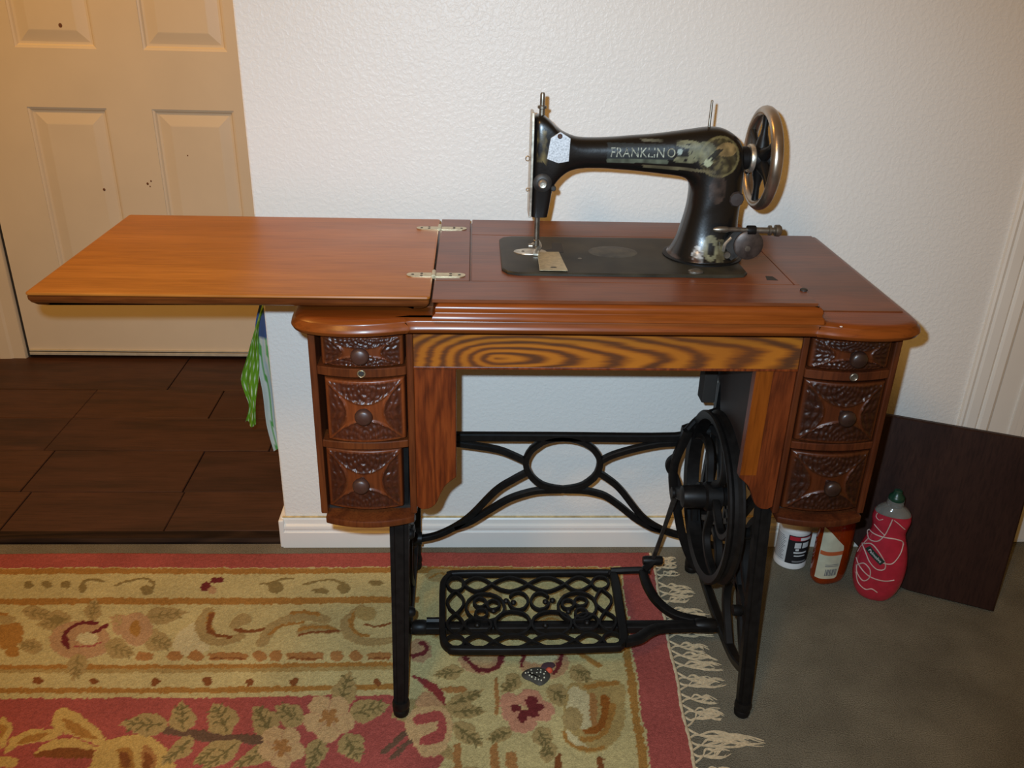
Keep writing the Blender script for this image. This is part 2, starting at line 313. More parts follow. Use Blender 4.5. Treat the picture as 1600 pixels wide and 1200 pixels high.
struct(G().box(-1.62, -0.70, 1.045, 1.06, 0.0, 2.08), 'door_gap_backing', m_gap, origin=(0, 0, 0), smooth=0)['label'] = 'dark backing standing for shade in the gap behind the entry door'  # near-black sheet painted in place of the shade behind the door
PX = [(-1.455, -1.232), (-1.104, -0.872)]; PZ = [(0.20, 0.795), (0.955, 1.68), (1.79, 1.98)]
dx0, dx1 = -1.604, -0.735
g = G().box(dx0, dx1, 1.010, 1.042, 0.022, 2.05)
for a, b in ((dx0, PX[0][0]), (PX[0][1], PX[1][0]), (PX[1][1], dx1)): g.box(a, b, 1.0, 1.012, 0.022, 2.05)
for a, b in ((0.022, PZ[0][0]), (PZ[0][1], PZ[1][0]), (PZ[1][1], PZ[2][0]), (PZ[2][1], 2.05)):
    for c, d in PX: g.box(c, d, 1.0, 1.012, a, b)
door = struct(g, 'door_1', m_door, origin=(-1.17, 1.02, 0), smooth=0); tag(door, 'cream six panel entry door behind the raised table leaf', 'door')
for c, d in PX:
    for a, b in PZ:
        fr = G()
        for q in range(1): fr.stack([(c, a), (d, a), (d, b), (c, b)], [(0.0, 1.0115), (0.0, 1.002), (0.006, 1.004), (0.010, 1.009), (0.016, 1.0095), (0.045, 1.002), (0.048, 1.0015)], 'xz')
        fr.build('panel', m_door, door, smooth=0)
g = G().box(dx0 + 0.004, dx1, 0.990, 1.0, 0.024, 0.034).box(dx0 + 0.004, dx1, 0.993, 1.0, 0.036, 0.040); g.build('door_sweep', plain('sweep', (0.50, 0.46, 0.36), 0.6), door, smooth=0, bevel=0.001)
G().box(-1.603, dx1, 0.9925, 0.9996, 0.034, 0.036).build('sweep_groove', m_gap, door, smooth=0)
G().box(-1.611, -1.6045, 1.0, 1.04, 0.0, 2.05).build('hinge_gap', m_gap, door, smooth=0)
m_stain = plain('brown_stain', (0.16, 0.06, 0.02), 0.8, nscale=300)
for x, z, r in ((-1.320, 1.014, 0.0055), (-1.279, 0.560, 0.004), (-1.148, 0.580, 0.0035), (-1.137, 0.588, 0.0025), (-1.142, 0.572, 0.002), (-1.02, 0.665, 0.002)):
    yy = 1.0 if not any(c < x < d and a < z < b for c, d in PX for a, b in PZ) else 1.0016
    G().lathe([(r, 0.0), (r * 0.7, -0.0008)], (x, yy, z), 'y', 9, 1.0, 1.2).build('stain', m_stain, door, smooth=0)

# ------------------------------------------------------------------ hanging cloths behind the wall's end
def hang(name, left, right, cols, mat, y0, folds, amp, label):
    L = cr(left, 8); Rr = cr(right, 8); nz = 60; nu = 40; g = G(); cc = []
    def at(C, z):
        C = sorted(C, key=lambda p: p[1]); zs = [p[1] for p in C]; return np.interp(z, zs, [p[0] for p in C])
    z1 = left[0][1]; z0 = min(left[-1][1], right[-1][1])
    V = []; F = []
    for s in (0, 1):
        for i in range(nz + 1):
            z = z1 + (z0 - z1) * i / nz; a, b = at(L, z), at(Rr, z)
            for k in range(nu + 1):
                u = k / nu; f = amp * (0.3 + 0.7 * i / nz) * math.sin(u * folds * math.pi + 0.7 * math.sin(i * 0.09)) + 0.006 * math.sin(i * 0.16 + u * 2)
                V.append((a + (b - a) * u, y0 + f + s * 0.0022, z + 0.006 * math.sin(u * 5 + 1) * i / nz)); cc.append(cols(u, z, i / nz))
    w = nu + 1; h = (nz + 1) * w
    for i in range(nz):
        for k in range(nu):
            q = (i * w + k, i * w + k + 1, (i + 1) * w + k + 1, (i + 1) * w + k); F.append(q); F.append(tuple(h + x for x in q[::-1]))
    rim = [k for k in range(w)] + [i * w + nu for i in range(1, nz + 1)] + [nz * w + k for k in range(nu - 1, -1, -1)] + [i * w for i in range(nz - 1, 0, -1)]
    for a, b in zip(rim, rim[1:] + rim[:1]): F.append((a, b, h + b, h + a))
    o = g.add(V, F).build(name, mat, None, smooth=60, origin=(V[0][0], y0, z1)); col_attr(o, np.array(cc)); tag(o, label, 'cloth'); return o
m_cloth = attr_mat('printed_cotton', rough=0.9, bump=0.15, bscale=900, spec=0.15, vary=0.12)
def dots(u, z, t):
    uu, zz = u * 4 + (int(z * 34) % 2) * 0.5, z * 34
    du, dz = (uu % 1) - 0.5, (zz % 1) - 0.5
    return (0.62, 0.72, 0.50) if (du / 0.17) ** 2 + (dz / 0.28) ** 2 < 1 else (0.15, 0.34, 0.02)
def stripes(u, z, t):
    k = (u * 16 + 0.35 * math.sin(z * 18)) % 1; j = int(u * 16 + 0.35 * math.sin(z * 18)) % 4
    if z > 0.43 and u < 0.3: return (0.05, 0.09, 0.22)
    if k < 0.5: return ((0.55, 0.60, 0.55), (0.10, 0.33, 0.07), (0.45, 0.60, 0.66), (0.14, 0.40, 0.12))[j]
    return (0.60, 0.64, 0.58)
hang('green_cloth', [(-0.596, 0.66), (-0.618, 0.58), (-0.643, 0.503), (-0.664, 0.444), (-0.685, 0.385), (-0.704, 0.332), (-0.700, 0.295), (-0.693, 0.261), (-0.704, 0.222)],
     [(-0.570, 0.66), (-0.600, 0.56), (-0.640, 0.498), (-0.655, 0.441), (-0.660, 0.379), (-0.666, 0.329), (-0.676, 0.278), (-0.681, 0.222)], dots, m_cloth, 0.165, 3, 0.005, 'bright green cloth with white dots hanging behind the wall corner')
hang('striped_cloth', [(-0.590, 0.66), (-0.630, 0.56), (-0.662, 0.47), (-0.668, 0.40), (-0.669, 0.355), (-0.665, 0.288), (-0.664, 0.20), (-0.652, 0.130)],
     [(-0.50, 0.66), (-0.52, 0.50), (-0.53, 0.316), (-0.55, 0.142)], stripes, m_cloth, 0.190, 7, 0.007, 'green and white striped cloth hanging just behind the wall corner')
hk = G().lathe([(0.016, -0.001), (0.016, 0.006), (0.005, 0.008), (0.005, 0.105), (0.009, 0.108), (0.009, 0.120)], (-0.57, 0.1155, 0.655), 'y', 14).build('coat_peg', m_dullnick, None, origin=(-0.57, 0.1155, 0.655)); tag(hk, 'small metal peg holding the cloths behind the wall', 'peg')

# ------------------------------------------------------------------ measured outlines, metres
TREADLE_CURVES= [[(-.193, -.26), (-.194, -.267), (-.196, -.273), (-.2, -.278), (-.205, -.281), (-.21, -.281), (-.216, -.28), (-.22, -.276), (-.224, -.27), (-.226, -.263), (-.226, -.256), (-.224, -.249), (-.221, -.243), (-.217, -.239), (-.211, -.238), (-.206, -.238), (-.201, -.241), (-.197, -.246), (-.194, -.253), (-.193, -.26)], [(.096, -.258), (.094, -.264), (.091, -.27), (.086, -.274), (.081, -.277), (.075, -.277), (.07, -.276), (.066, -.272), (.063, -.267), (.062, -.261), (.063, -.254), (.066, -.248), (.07, -.242), (.075, -.239), (.08, -.237), (.086, -.238), (.091, -.241), (.094, -.245), (.096, -.251), (.096, -.258)], [(-.191, -.427), (-.192, -.433), (-.194, -.438), (-.198, -.441), (-.203, -.443), (-.208, -.444), (-.214, -.442), (-.218, -.439), (-.221, -.435), (-.223, -.43), (-.223, -.424), (-.222, -.419), (-.219, -.415), (-.214, -.412), (-.209, -.41), (-.204, -.411), (-.199, -.413), (-.195, -.417), (-.192, -.422), (-.191, -.427)], [(.096, -.423), (.094, -.429), (.091, -.434), (.086, -.437), (.081, -.44), (.075, -.44), (.07, -.439), (.066, -.436), (.064, -.431), (.063, -.426), (.063, -.42), (.066, -.415), (.07, -.411), (.075, -.408), (.08, -.406), (.086, -.407), (.09, -.409), (.094, -.413), (.096, -.418), (.096, -.423)], [(-.196, -.26), (-.188, -.268), (-.181, -.275), (-.174, -.28), (-.167, -.282), (-.16, -.28), (-.153, -.275), (-.146, -.268), (-.138, -.26), (-.129, -.252), (-.12, -.245), (-.111, -.24), (-.101, -.238), (-.092, -.24), (-.083, -.245), (-.074, -.252), (-.066, -.261), (-.057, -.269), (-.048, -.276), (-.039, -.281), (-.03, -.283), (-.021, -.281), (-.012, -.276), (-.002, -.269), (.008, -.261), (.016, -.252), (.023, -.245), (.03, -.24), (.037, -.238), (.044, -.239), (.05, -.244), (.056, -.251), (.062, -.259)], [(-.196, -.26), (-.188, -.251), (-.181, -.244), (-.174, -.239), (-.167, -.238), (-.16, -.24), (-.153, -.244), (-.145, -.252), (-.138, -.26), (-.13, -.269), (-.121, -.276), (-.112, -.28), (-.103, -.282), (-.094, -.28), (-.085, -.276), (-.075, -.269), (-.066, -.261), (-.056, -.252), (-.046, -.245), (-.037, -.24), (-.027, -.239), (-.018, -.24), (-.009, -.245), (-.0, -.253), (.008, -.261), (.014, -.269), (.02, -.276), (.027, -.281), (.033, -.282), (.04, -.28), (.047, -.275), (.055, -.268), (.062, -.259)], [(-.191, -.427), (-.184, -.434), (-.178, -.44), (-.171, -.444), (-.165, -.446), (-.158, -.444), (-.151, -.441), (-.145, -.435), (-.138, -.428), (-.129, -.421), (-.12, -.415), (-.111, -.411), (-.102, -.409), (-.094, -.411), (-.085, -.415), (-.076, -.421), (-.068, -.428), (-.058, -.434), (-.049, -.44), (-.04, -.444), (-.03, -.445), (-.02, -.443), (-.01, -.439), (.0, -.433), (.011, -.426), (.018, -.419), (.025, -.413), (.032, -.408), (.038, -.407), (.045, -.408), (.051, -.412), (.057, -.418), (.062, -.425)], [(-.191, -.427), (-.185, -.42), (-.178, -.414), (-.171, -.41), (-.164, -.409), (-.158, -.411), (-.151, -.415), (-.144, -.421), (-.138, -.428), (-.129, -.435), (-.121, -.441), (-.112, -.445), (-.103, -.446), (-.095, -.445), (-.086, -.441), (-.077, -.435), (-.068, -.428), (-.058, -.42), (-.048, -.414), (-.038, -.41), (-.028, -.408), (-.018, -.409), (-.008, -.413), (.001, -.419), (.011, -.426), (.016, -.433), (.022, -.439), (.028, -.442), (.035, -.444), (.041, -.442), (.048, -.438), (.055, -.432), (.062, -.425)], [(-.209, -.281), (-.215, -.29), (-.22, -.299), (-.224, -.308), (-.225, -.316), (-.223, -.325), (-.22, -.334), (-.214, -.342), (-.208, -.351), (-.202, -.358), (-.197, -.366), (-.194, -.373), (-.193, -.381), (-.194, -.388), (-.197, -.395), (-.202, -.402), (-.208, -.409)], [(-.209, -.281), (-.203, -.29), (-.197, -.299), (-.194, -.308), (-.193, -.317), (-.194, -.326), (-.197, -.334), (-.202, -.343), (-.208, -.351), (-.214, -.358), (-.219, -.365), (-.222, -.372), (-.223, -.38), (-.222, -.387), (-.219, -.394), (-.214, -.401), (-.208, -.409)], [(.079, -.277), (.072, -.287), (.067, -.297), (.063, -.307), (.061, -.315), (.062, -.324), (.066, -.331), (.071, -.339), (.077, -.346), (.083, -.351), (.089, -.357), (.092, -.363), (.094, -.37), (.093, -.378), (.09, -.386), (.085, -.395), (.079, -.405)], [(.079, -.277), (.085, -.285), (.09, -.293), (.094, -.301), (.094, -.309), (.093, -.318), (.089, -.327), (.083, -.336), (.077, -.346), (.071, -.356), (.066, -.365), (.063, -.374), (.062, -.382), (.064, -.388), (.067, -.394), (.073, -.4), (.079, -.405)], [(-.115, -.331), (-.117, -.345), (-.124, -.356), (-.132, -.365), (-.143, -.37), (-.155, -.371), (-.167, -.368), (-.177, -.36), (-.184, -.35), (-.188, -.338), (-.188, -.324), (-.184, -.311), (-.177, -.301), (-.167, -.293), (-.155, -.29), (-.142, -.291), (-.131, -.297), (-.122, -.306), (-.117, -.318), (-.115, -.331)], [(.062, -.331), (.059, -.345), (.051, -.357), (.041, -.366), (.03, -.371), (.018, -.372), (.007, -.369), (-.003, -.361), (-.009, -.351), (-.012, -.337), (-.011, -.323), (-.005, -.31), (.003, -.298), (.014, -.291), (.027, -.287), (.039, -.288), (.05, -.294), (.058, -.304), (.062, -.317), (.062, -.331)], [(-.067, -.379), (-.07, -.39), (-.076, -.4), (-.084, -.407), (-.094, -.411), (-.105, -.412), (-.115, -.41), (-.124, -.403), (-.131, -.395), (-.134, -.384), (-.134, -.373), (-.13, -.362), (-.123, -.353), (-.113, -.346), (-.102, -.343), (-.091, -.345), (-.081, -.349), (-.073, -.357), (-.069, -.368), (-.067, -.379)], [(.009, -.38), (.006, -.391), (-.001, -.4), (-.01, -.408), (-.022, -.412), (-.034, -.413), (-.045, -.41), (-.055, -.404), (-.062, -.395), (-.065, -.385), (-.064, -.373), (-.06, -.362), (-.051, -.353), (-.041, -.347), (-.028, -.344), (-.016, -.345), (-.005, -.35), (.004, -.358), (.008, -.368), (.009, -.38)], [(-.141, -.383), (-.142, -.39), (-.146, -.396), (-.152, -.401), (-.16, -.403), (-.168, -.404), (-.176, -.402), (-.182, -.398), (-.187, -.393), (-.19, -.386), (-.19, -.38), (-.188, -.373), (-.183, -.368), (-.176, -.364), (-.168, -.362), (-.159, -.363), (-.152, -.366), (-.146, -.37), (-.142, -.377), (-.141, -.383)], [(.06, -.376), (.058, -.384), (.054, -.391), (.047, -.397), (.04, -.4), (.033, -.401), (.026, -.399), (.02, -.394), (.016, -.388), (.014, -.38), (.015, -.372), (.018, -.364), (.024, -.358), (.031, -.353), (.038, -.351), (.046, -.352), (.052, -.355), (.057, -.361), (.06, -.368), (.06, -.376)], [(-.103, -.299), (-.099, -.293), (-.095, -.289), (-.089, -.286), (-.084, -.286), (-.078, -.289), (-.074, -.293), (-.071, -.299), (-.069, -.306), (-.069, -.314), (-.07, -.321), (-.073, -.328), (-.077, -.334), (-.082, -.337), (-.087, -.339), (-.092, -.338), (-.097, -.336), (-.101, -.331), (-.104, -.325), (-.106, -.317)], [(-.028, -.318), (-.03, -.325), (-.033, -.33), (-.038, -.335), (-.043, -.337), (-.048, -.338), (-.053, -.336), (-.057, -.333), (-.061, -.327), (-.063, -.321), (-.063, -.314), (-.062, -.307), (-.059, -.3), (-.056, -.294), (-.051, -.29), (-.046, -.288), (-.04, -.288), (-.036, -.291), (-.032, -.295), (-.029, -.301)], [(-.15, -.317), (-.152, -.324), (-.157, -.329), (-.163, -.33), (-.169, -.327), (-.173, -.321), (-.173, -.313), (-.169, -.307), (-.163, -.303), (-.157, -.305), (-.152, -.31), (-.15, -.317)], [(-.124, -.325), (-.126, -.332), (-.132, -.337), (-.139, -.338), (-.145, -.335), (-.148, -.328), (-.148, -.32), (-.144, -.314), (-.138, -.31), (-.131, -.312), (-.126, -.317), (-.124, -.325)], [(-.148, -.35), (-.15, -.357), (-.155, -.362), (-.161, -.363), (-.167, -.36), (-.171, -.354), (-.17, -.346), (-.167, -.34), (-.161, -.337), (-.154, -.338), (-.149, -.343), (-.148, -.35)], [(.02, -.324), (.017, -.331), (.011, -.336), (.005, -.337), (-.001, -.334), (-.004, -.327), (-.003, -.32), (.001, -.313), (.007, -.31), (.014, -.311), (.018, -.316), (.02, -.324)], [(.046, -.316), (.043, -.323), (.037, -.328), (.03, -.329), (.024, -.326), (.021, -.32), (.022, -.312), (.026, -.306), (.033, -.302), (.04, -.304), (.044, -.309), (.046, -.316)], [(.042, -.35), (.04, -.358), (.034, -.363), (.027, -.364), (.022, -.361), (.019, -.354), (.02, -.346), (.024, -.34), (.03, -.336), (.037, -.338), (.041, -.343), (.042, -.35)]]
TREADLE_BALLS= [(-.097, -.316), (-.111, -.311), (-.035, -.314), (-.021, -.31), (-.136, -.34), (.007, -.343), (-.167, -.381), (-.04, -.383), (.039, -.376)]
TREADLE_FRAME= [(-.208, -.225), (-.07, -.224), (.081, -.223), (.103, -.227), (.11, -.243), (.106, -.341), (.102, -.412), (.099, -.43), (.091, -.44), (.072, -.444), (-.082, -.449), (-.201, -.448), (-.217, -.443), (-.227, -.429), (-.231, -.402), (-.233, -.349), (-.235, -.281), (-.233, -.252), (-.223, -.233)]
BRACE= [[(-.225, .378), (-.207, .377), (-.135, .365), (-.098, .35), (-.073, .336)], [(.217, .38), (.179, .377), (.132, .366), (.09, .351), (.067, .336)], [(-.072, .313), (-.096, .298), (-.133, .27), (-.188, .205), (-.243, .168), (-.293, .155), (-.31, .153)], [(-.003, .273), (-.041, .272), (-.068, .267), (-.106, .252), (-.144, .226), (-.182, .198), (-.212, .185)], [(.069, .311), (.083, .302), (.112, .276), (.162, .211), (.205, .179), (.255, .161), (.305, .143), (.341, .133)], [(.003, .273), (.038, .272), (.063, .267), (.086, .258), (.115, .236), (.148, .207), (.181, .186), (.205, .178)], [(.069, .333), (.068, .322), (.065, .311), (.059, .301), (.05, .292), (.04, .284), (.028, .279), (.014, .276), (-.0, .274), (-.014, .276), (-.028, .279), (-.041, .284), (-.052, .292), (-.061, .301), (-.068, .311), (-.073, .322), (-.075, .333), (-.074, .344), (-.07, .355), (-.064, .365), (-.055, .373), (-.045, .381), (-.033, .386), (-.02, .389), (-.006, .39), (.008, .389), (.021, .386), (.034, .381), (.045, .374), (.055, .365), (.062, .355), (.067, .345), (.069, .333)]]
BRACE_TOP= [(-.228, .392), (-.03, .392), (.21, .392), (.227, .409), (.256, .415), (.283, .409), (.305, .39)]
RUG_SHAPES=[('f','olive',[(-1.089,-.155),(-1.088,-.163),(-1.094,-.167),(-1.103,-.163),(-1.11,-.155),(-1.111,-.146),(-1.105,-.142),(-1.096,-.146)],0),
('f','olive',[(-1.052,-.155),(-1.051,-.164),(-1.057,-.167),(-1.066,-.163),(-1.073,-.155),(-1.074,-.146),(-1.068,-.143),(-1.059,-.146)],0),
('f','olive',[(-1.014,-.155),(-1.014,-.164),(-1.02,-.167),(-1.029,-.164),(-1.036,-.155),(-1.036,-.146),(-1.03,-.143),(-1.021,-.146)],0),
('s','olive',[(-.989,-.169),(-.992,-.148),(-.979,-.136),(-.954,-.145)],0.009),
('f','olive',[(-.977,-.166),(-.976,-.177),(-.981,-.181),(-.989,-.176),(-.995,-.166),(-.997,-.156),(-.992,-.152),(-.984,-.156)],0),
('s','olive',[(-.921,-.158),(-.895,-.142),(-.863,-.136),(-.842,-.158),(-.847,-.173)],0.008),
('f','olive',[(-.84,-.173),(-.84,-.184),(-.847,-.189),(-.857,-.184),(-.865,-.173),(-.865,-.162),(-.858,-.157),(-.847,-.162)],0),
('f','maroon',[(-.728,-.165),(-.728,-.174),(-.733,-.178),(-.739,-.174),(-.744,-.165),(-.744,-.155),(-.74,-.151),(-.733,-.155)],0),
('f','maroon',[(-.712,-.143),(-.713,-.15),(-.718,-.153),(-.725,-.15),(-.729,-.143),(-.728,-.136),(-.723,-.133),(-.716,-.136)],0),
('f','gold',[(-1.1,-.279),(-1.066,-.274),(-1.048,-.296),(-1.039,-.335),(-1.07,-.342)],0),
('f','gold',[(-1.028,-.353),(-1.027,-.363),(-1.034,-.367),(-1.046,-.363),(-1.054,-.352),(-1.055,-.342),(-1.048,-.337),(-1.037,-.342)],0),
('f','tan',[(-.99,-.343),(-1.012,-.318),(-1.028,-.318),(-1.039,-.328),(-1.043,-.332),(-1.043,-.332),(-1.035,-.339),(-1.016,-.355),(-.998,-.361)],0),
('s','olive',[(-.996,-.342),(-1.035,-.334)],0.004),
('s','olive',[(-1.006,-.34),(-1.018,-.327)],0.0035),
('s','olive',[(-1.006,-.34),(-1.01,-.35)],0.0035),
('s','olive',[(-1.017,-.338),(-1.029,-.325)],0.0035),
('s','olive',[(-1.017,-.338),(-1.021,-.347)],0.0035),
('s','olive',[(-1.026,-.336),(-1.038,-.323)],0.0035),
('s','olive',[(-1.026,-.336),(-1.03,-.345)],0.0035),
('f','tan',[(-.972,-.259),(-1.005,-.234),(-1.02,-.246),(-1.026,-.27),(-1.028,-.28),(-1.028,-.28),(-1.017,-.286),(-.991,-.297),(-.971,-.295)],0),
('s','olive',[(-.979,-.261),(-1.02,-.277)],0.004),
('s','olive',[(-.989,-.265),(-1.006,-.252)],0.0035),
('s','olive',[(-.989,-.265),(-.988,-.284)],0.0035),
('s','olive',[(-1.0,-.27),(-1.018,-.257)],0.0035),
('s','olive',[(-1.0,-.27),(-.999,-.289)],0.0035),
('s','olive',[(-1.01,-.273),(-1.028,-.26)],0.0035),
('s','olive',[(-1.01,-.273),(-1.009,-.292)],0.0035),
('f','olive',[(-.984,-.264),(-.984,-.273),(-.992,-.276),(-1.002,-.273),(-1.01,-.264),(-1.01,-.255),(-1.002,-.252),(-.991,-.256)],0),
('f','tan',[(-1.076,-.236),(-1.05,-.261),(-1.029,-.264),(-1.014,-.256),(-1.007,-.253),(-1.007,-.253),(-1.017,-.245),(-1.04,-.228),(-1.064,-.219)],0),
('s','olive',[(-1.068,-.238),(-1.017,-.25)],0.004),
('s','olive',[(-1.055,-.241),(-1.042,-.254)],0.0035),
('s','olive',[(-1.055,-.241),(-1.049,-.232)],0.0035),
('s','olive',[(-1.042,-.244),(-1.028,-.258)],0.0035),
('s','olive',[(-1.042,-.244),(-1.035,-.236)],0.0035),
('s','olive',[(-1.029,-.247),(-1.015,-.261)],0.0035),
('s','olive',[(-1.029,-.247),(-1.022,-.239)],0.0035),
('f','tan',[(-.928,-.27),(-.915,-.254),(-.924,-.23),(-.941,-.207),(-.948,-.196),(-.948,-.196),(-.951,-.204),(-.956,-.223),(-.952,-.246)],0),
('s','olive',[(-.93,-.262),(-.945,-.208)],0.004),
('s','olive',[(-.934,-.249),(-.927,-.24)],0.0035),
('s','olive',[(-.934,-.249),(-.947,-.235)],0.0035),
('s','olive',[(-.938,-.234),(-.931,-.225)],0.0035),
('s','olive',[(-.938,-.234),(-.951,-.221)],0.0035),
('s','olive',[(-.942,-.221),(-.935,-.212)],0.0035),
('s','olive',[(-.942,-.221),(-.955,-.207)],0.0035),
('f','rosetan',[(-.87,-.324),(-.873,-.361),(-.908,-.376),(-.954,-.361),(-.987,-.323),(-.986,-.284),(-.95,-.267),(-.902,-.284)],0),
('s','maroon',[(-.941,-.344),(-.958,-.323),(-.963,-.294),(-.947,-.275),(-.916,-.273)],0.01),
('s','maroon',[(-.918,-.305),(-.904,-.295),(-.896,-.281)],0.011),
('f','lcream',[(-.895,-.318),(-.896,-.331),(-.909,-.336),(-.926,-.331),(-.938,-.318),(-.936,-.305),(-.923,-.3),(-.906,-.305)],0),
('s','rose',[(-.929,-.339),(-.904,-.341),(-.888,-.329)],0.005),
('f','tan',[(-.914,-.359),(-.93,-.373),(-.922,-.397),(-.906,-.421),(-.899,-.431),(-.899,-.431),(-.896,-.424),(-.889,-.408),(-.89,-.386)],0),
('s','olive',[(-.913,-.368),(-.902,-.42)],0.004),
('s','olive',[(-.91,-.381),(-.918,-.388)],0.0035),
('s','olive',[(-.91,-.381),(-.897,-.395)],0.0035),
('s','olive',[(-.907,-.395),(-.915,-.403)],0.0035),
('s','olive',[(-.907,-.395),(-.894,-.41)],0.0035),
('s','olive',[(-.904,-.408),(-.912,-.415)],0.0035),
('s','olive',[(-.904,-.408),(-.892,-.422)],0.0035),
('f','tan',[(-.879,-.334),(-.856,-.367),(-.834,-.373),(-.816,-.368),(-.809,-.365),(-.809,-.365),(-.818,-.355),(-.839,-.332),(-.862,-.317)],0),
('s','olive',[(-.87,-.338),(-.819,-.36)],0.004),
('s','olive',[(-.857,-.343),(-.845,-.361)],0.0035),
('s','olive',[(-.857,-.343),(-.848,-.335)],0.0035),
('s','olive',[(-.843,-.35),(-.832,-.367)],0.0035),
('s','olive',[(-.843,-.35),(-.834,-.341)],0.0035),
('s','olive',[(-.831,-.355),(-.819,-.373)],0.0035),
('s','olive',[(-.831,-.355),(-.822,-.347)],0.0035),
('f','tan',[(-.815,-.314),(-.791,-.35),(-.769,-.353),(-.751,-.345),(-.743,-.34),(-.743,-.34),(-.753,-.33),(-.775,-.306),(-.799,-.292)],0),
('s','olive',[(-.806,-.317),(-.754,-.337)],0.004),
('s','olive',[(-.793,-.322),(-.781,-.341)],0.0035),
('s','olive',[(-.793,-.322),(-.785,-.311)],0.0035),
('s','olive',[(-.779,-.327),(-.766,-.346)],0.0035),
('s','olive',[(-.779,-.327),(-.77,-.316)],0.0035),
('s','olive',[(-.766,-.332),(-.754,-.351)],0.0035),
('s','olive',[(-.766,-.332),(-.757,-.321)],0.0035),
('f','tan',[(-.829,-.26),(-.796,-.281),(-.771,-.272),(-.754,-.253),(-.746,-.244),(-.746,-.244),(-.759,-.239),(-.788,-.228),(-.817,-.229)],0),
('s','olive',[(-.82,-.258),(-.759,-.246)],0.004),
('s','olive',[(-.805,-.255),(-.787,-.267)],0.0035),
('s','olive',[(-.805,-.255),(-.798,-.239)],0.0035),
('s','olive',[(-.788,-.252),(-.77,-.263)],0.0035),
('s','olive',[(-.788,-.252),(-.781,-.236)],0.0035),
('s','olive',[(-.773,-.249),(-.755,-.261)],0.0035),
('s','olive',[(-.773,-.249),(-.766,-.233)],0.0035),
('f','rosetan',[(-.842,-.298),(-.854,-.261),(-.872,-.25),(-.89,-.253),(-.897,-.254),(-.897,-.254),(-.891,-.266),(-.878,-.293),(-.861,-.31)],0),
('s','tan',[(-.849,-.293),(-.889,-.261)],0.004),
('s','tan',[(-.858,-.285),(-.865,-.265)],0.0035),
('s','tan',[(-.858,-.285),(-.868,-.291)],0.0035),
('s','tan',[(-.869,-.276),(-.876,-.256)],0.0035),
('s','tan',[(-.869,-.276),(-.879,-.283)],0.0035),
('s','tan',[(-.879,-.268),(-.886,-.248)],0.0035),
('s','tan',[(-.879,-.268),(-.889,-.275)],0.0035),
('f','rosetan',[(-.802,-.293),(-.8,-.326),(-.817,-.34),(-.843,-.326),(-.864,-.292),(-.867,-.258),(-.85,-.243),(-.823,-.258)],0),
('f','gold',[(-.824,-.29),(-.821,-.307),(-.827,-.314),(-.837,-.307),(-.846,-.29),(-.848,-.273),(-.843,-.265),(-.833,-.273)],0),
('f','lcream',[(-.748,-.299),(-.713,-.272),(-.675,-.346),(-.729,-.366),(-.748,-.335)],0),
('f','ochre',[(-.776,-.368),(-.777,-.377),(-.788,-.38),(-.801,-.377),(-.809,-.367),(-.807,-.358),(-.796,-.355),(-.783,-.359)],0),
('f','ochre',[(-.723,-.368),(-.725,-.377),(-.734,-.381),(-.745,-.377),(-.752,-.368),(-.751,-.359),(-.742,-.355),(-.73,-.359)],0),
('f','ochre',[(-.681,-.369),(-.683,-.378),(-.692,-.381),(-.704,-.378),(-.711,-.368),(-.709,-.359),(-.7,-.356),(-.688,-.36)],0),
('f','brown',[(-.954,-.429),(-.954,-.436),(-.959,-.438),(-.966,-.435),(-.972,-.429),(-.972,-.422),(-.967,-.42),(-.96,-.423)],0),
('f','brown',[(-.853,-.43),(-.853,-.437),(-.858,-.439),(-.865,-.437),(-.87,-.43),(-.87,-.424),(-.865,-.421),(-.858,-.424)],0),
('f','brown',[(-.743,-.432),(-.744,-.438),(-.749,-.441),(-.756,-.438),(-.761,-.431),(-.76,-.425),(-.755,-.422),(-.748,-.425)],0),
('f','brown',[(-.649,-.433),(-.65,-.439),(-.655,-.442),(-.662,-.439),(-.667,-.433),(-.666,-.426),(-.66,-.423),(-.653,-.426)],0),
('f','maroon',[(-.724,-.161),(-.723,-.172),(-.728,-.176),(-.735,-.172),(-.741,-.161),(-.741,-.149),(-.737,-.145),(-.729,-.149)],0),
('f','maroon',[(-.701,-.142),(-.702,-.149),(-.708,-.152),(-.716,-.149),(-.721,-.142),(-.72,-.135),(-.713,-.132),(-.705,-.135)],0),
('f','rosetan',[(-.709,-.174),(-.709,-.183),(-.714,-.186),(-.72,-.183),(-.725,-.174),(-.725,-.165),(-.72,-.162),(-.714,-.166)],0),
('f','olive',[(-.572,-.166),(-.574,-.181),(-.584,-.187),(-.596,-.181),(-.603,-.166),(-.602,-.15),(-.592,-.144),(-.58,-.151)],0),
('s','olive',[(-.622,-.153),(-.598,-.153),(-.582,-.138),(-.556,-.138)],0.007),
('s','olive',[(-.531,-.157),(-.502,-.145),(-.471,-.142),(-.445,-.157)],0.007),
('f','olive',[(-.432,-.17),(-.434,-.182),(-.443,-.187),(-.453,-.182),(-.459,-.17),(-.456,-.157),(-.448,-.152),(-.438,-.158)],0),
('f','olive',[(-.475,-.179),(-.479,-.185),(-.491,-.187),(-.504,-.184),(-.51,-.178),(-.506,-.172),(-.494,-.17),(-.481,-.173)],0),
('f','olive',[(-.363,-.152),(-.368,-.158),(-.38,-.16),(-.393,-.158),(-.399,-.152),(-.394,-.145),(-.382,-.143),(-.369,-.145)],0),
('s','tan',[(-.708,-.239),(-.714,-.277),(-.694,-.315),(-.662,-.331),(-.626,-.316)],0.022),
('s','gold',[(-.7,-.247),(-.697,-.278),(-.685,-.302)],0.012),
('s','brown',[(-.699,-.25),(-.695,-.288),(-.676,-.31),(-.646,-.316)],0.01),
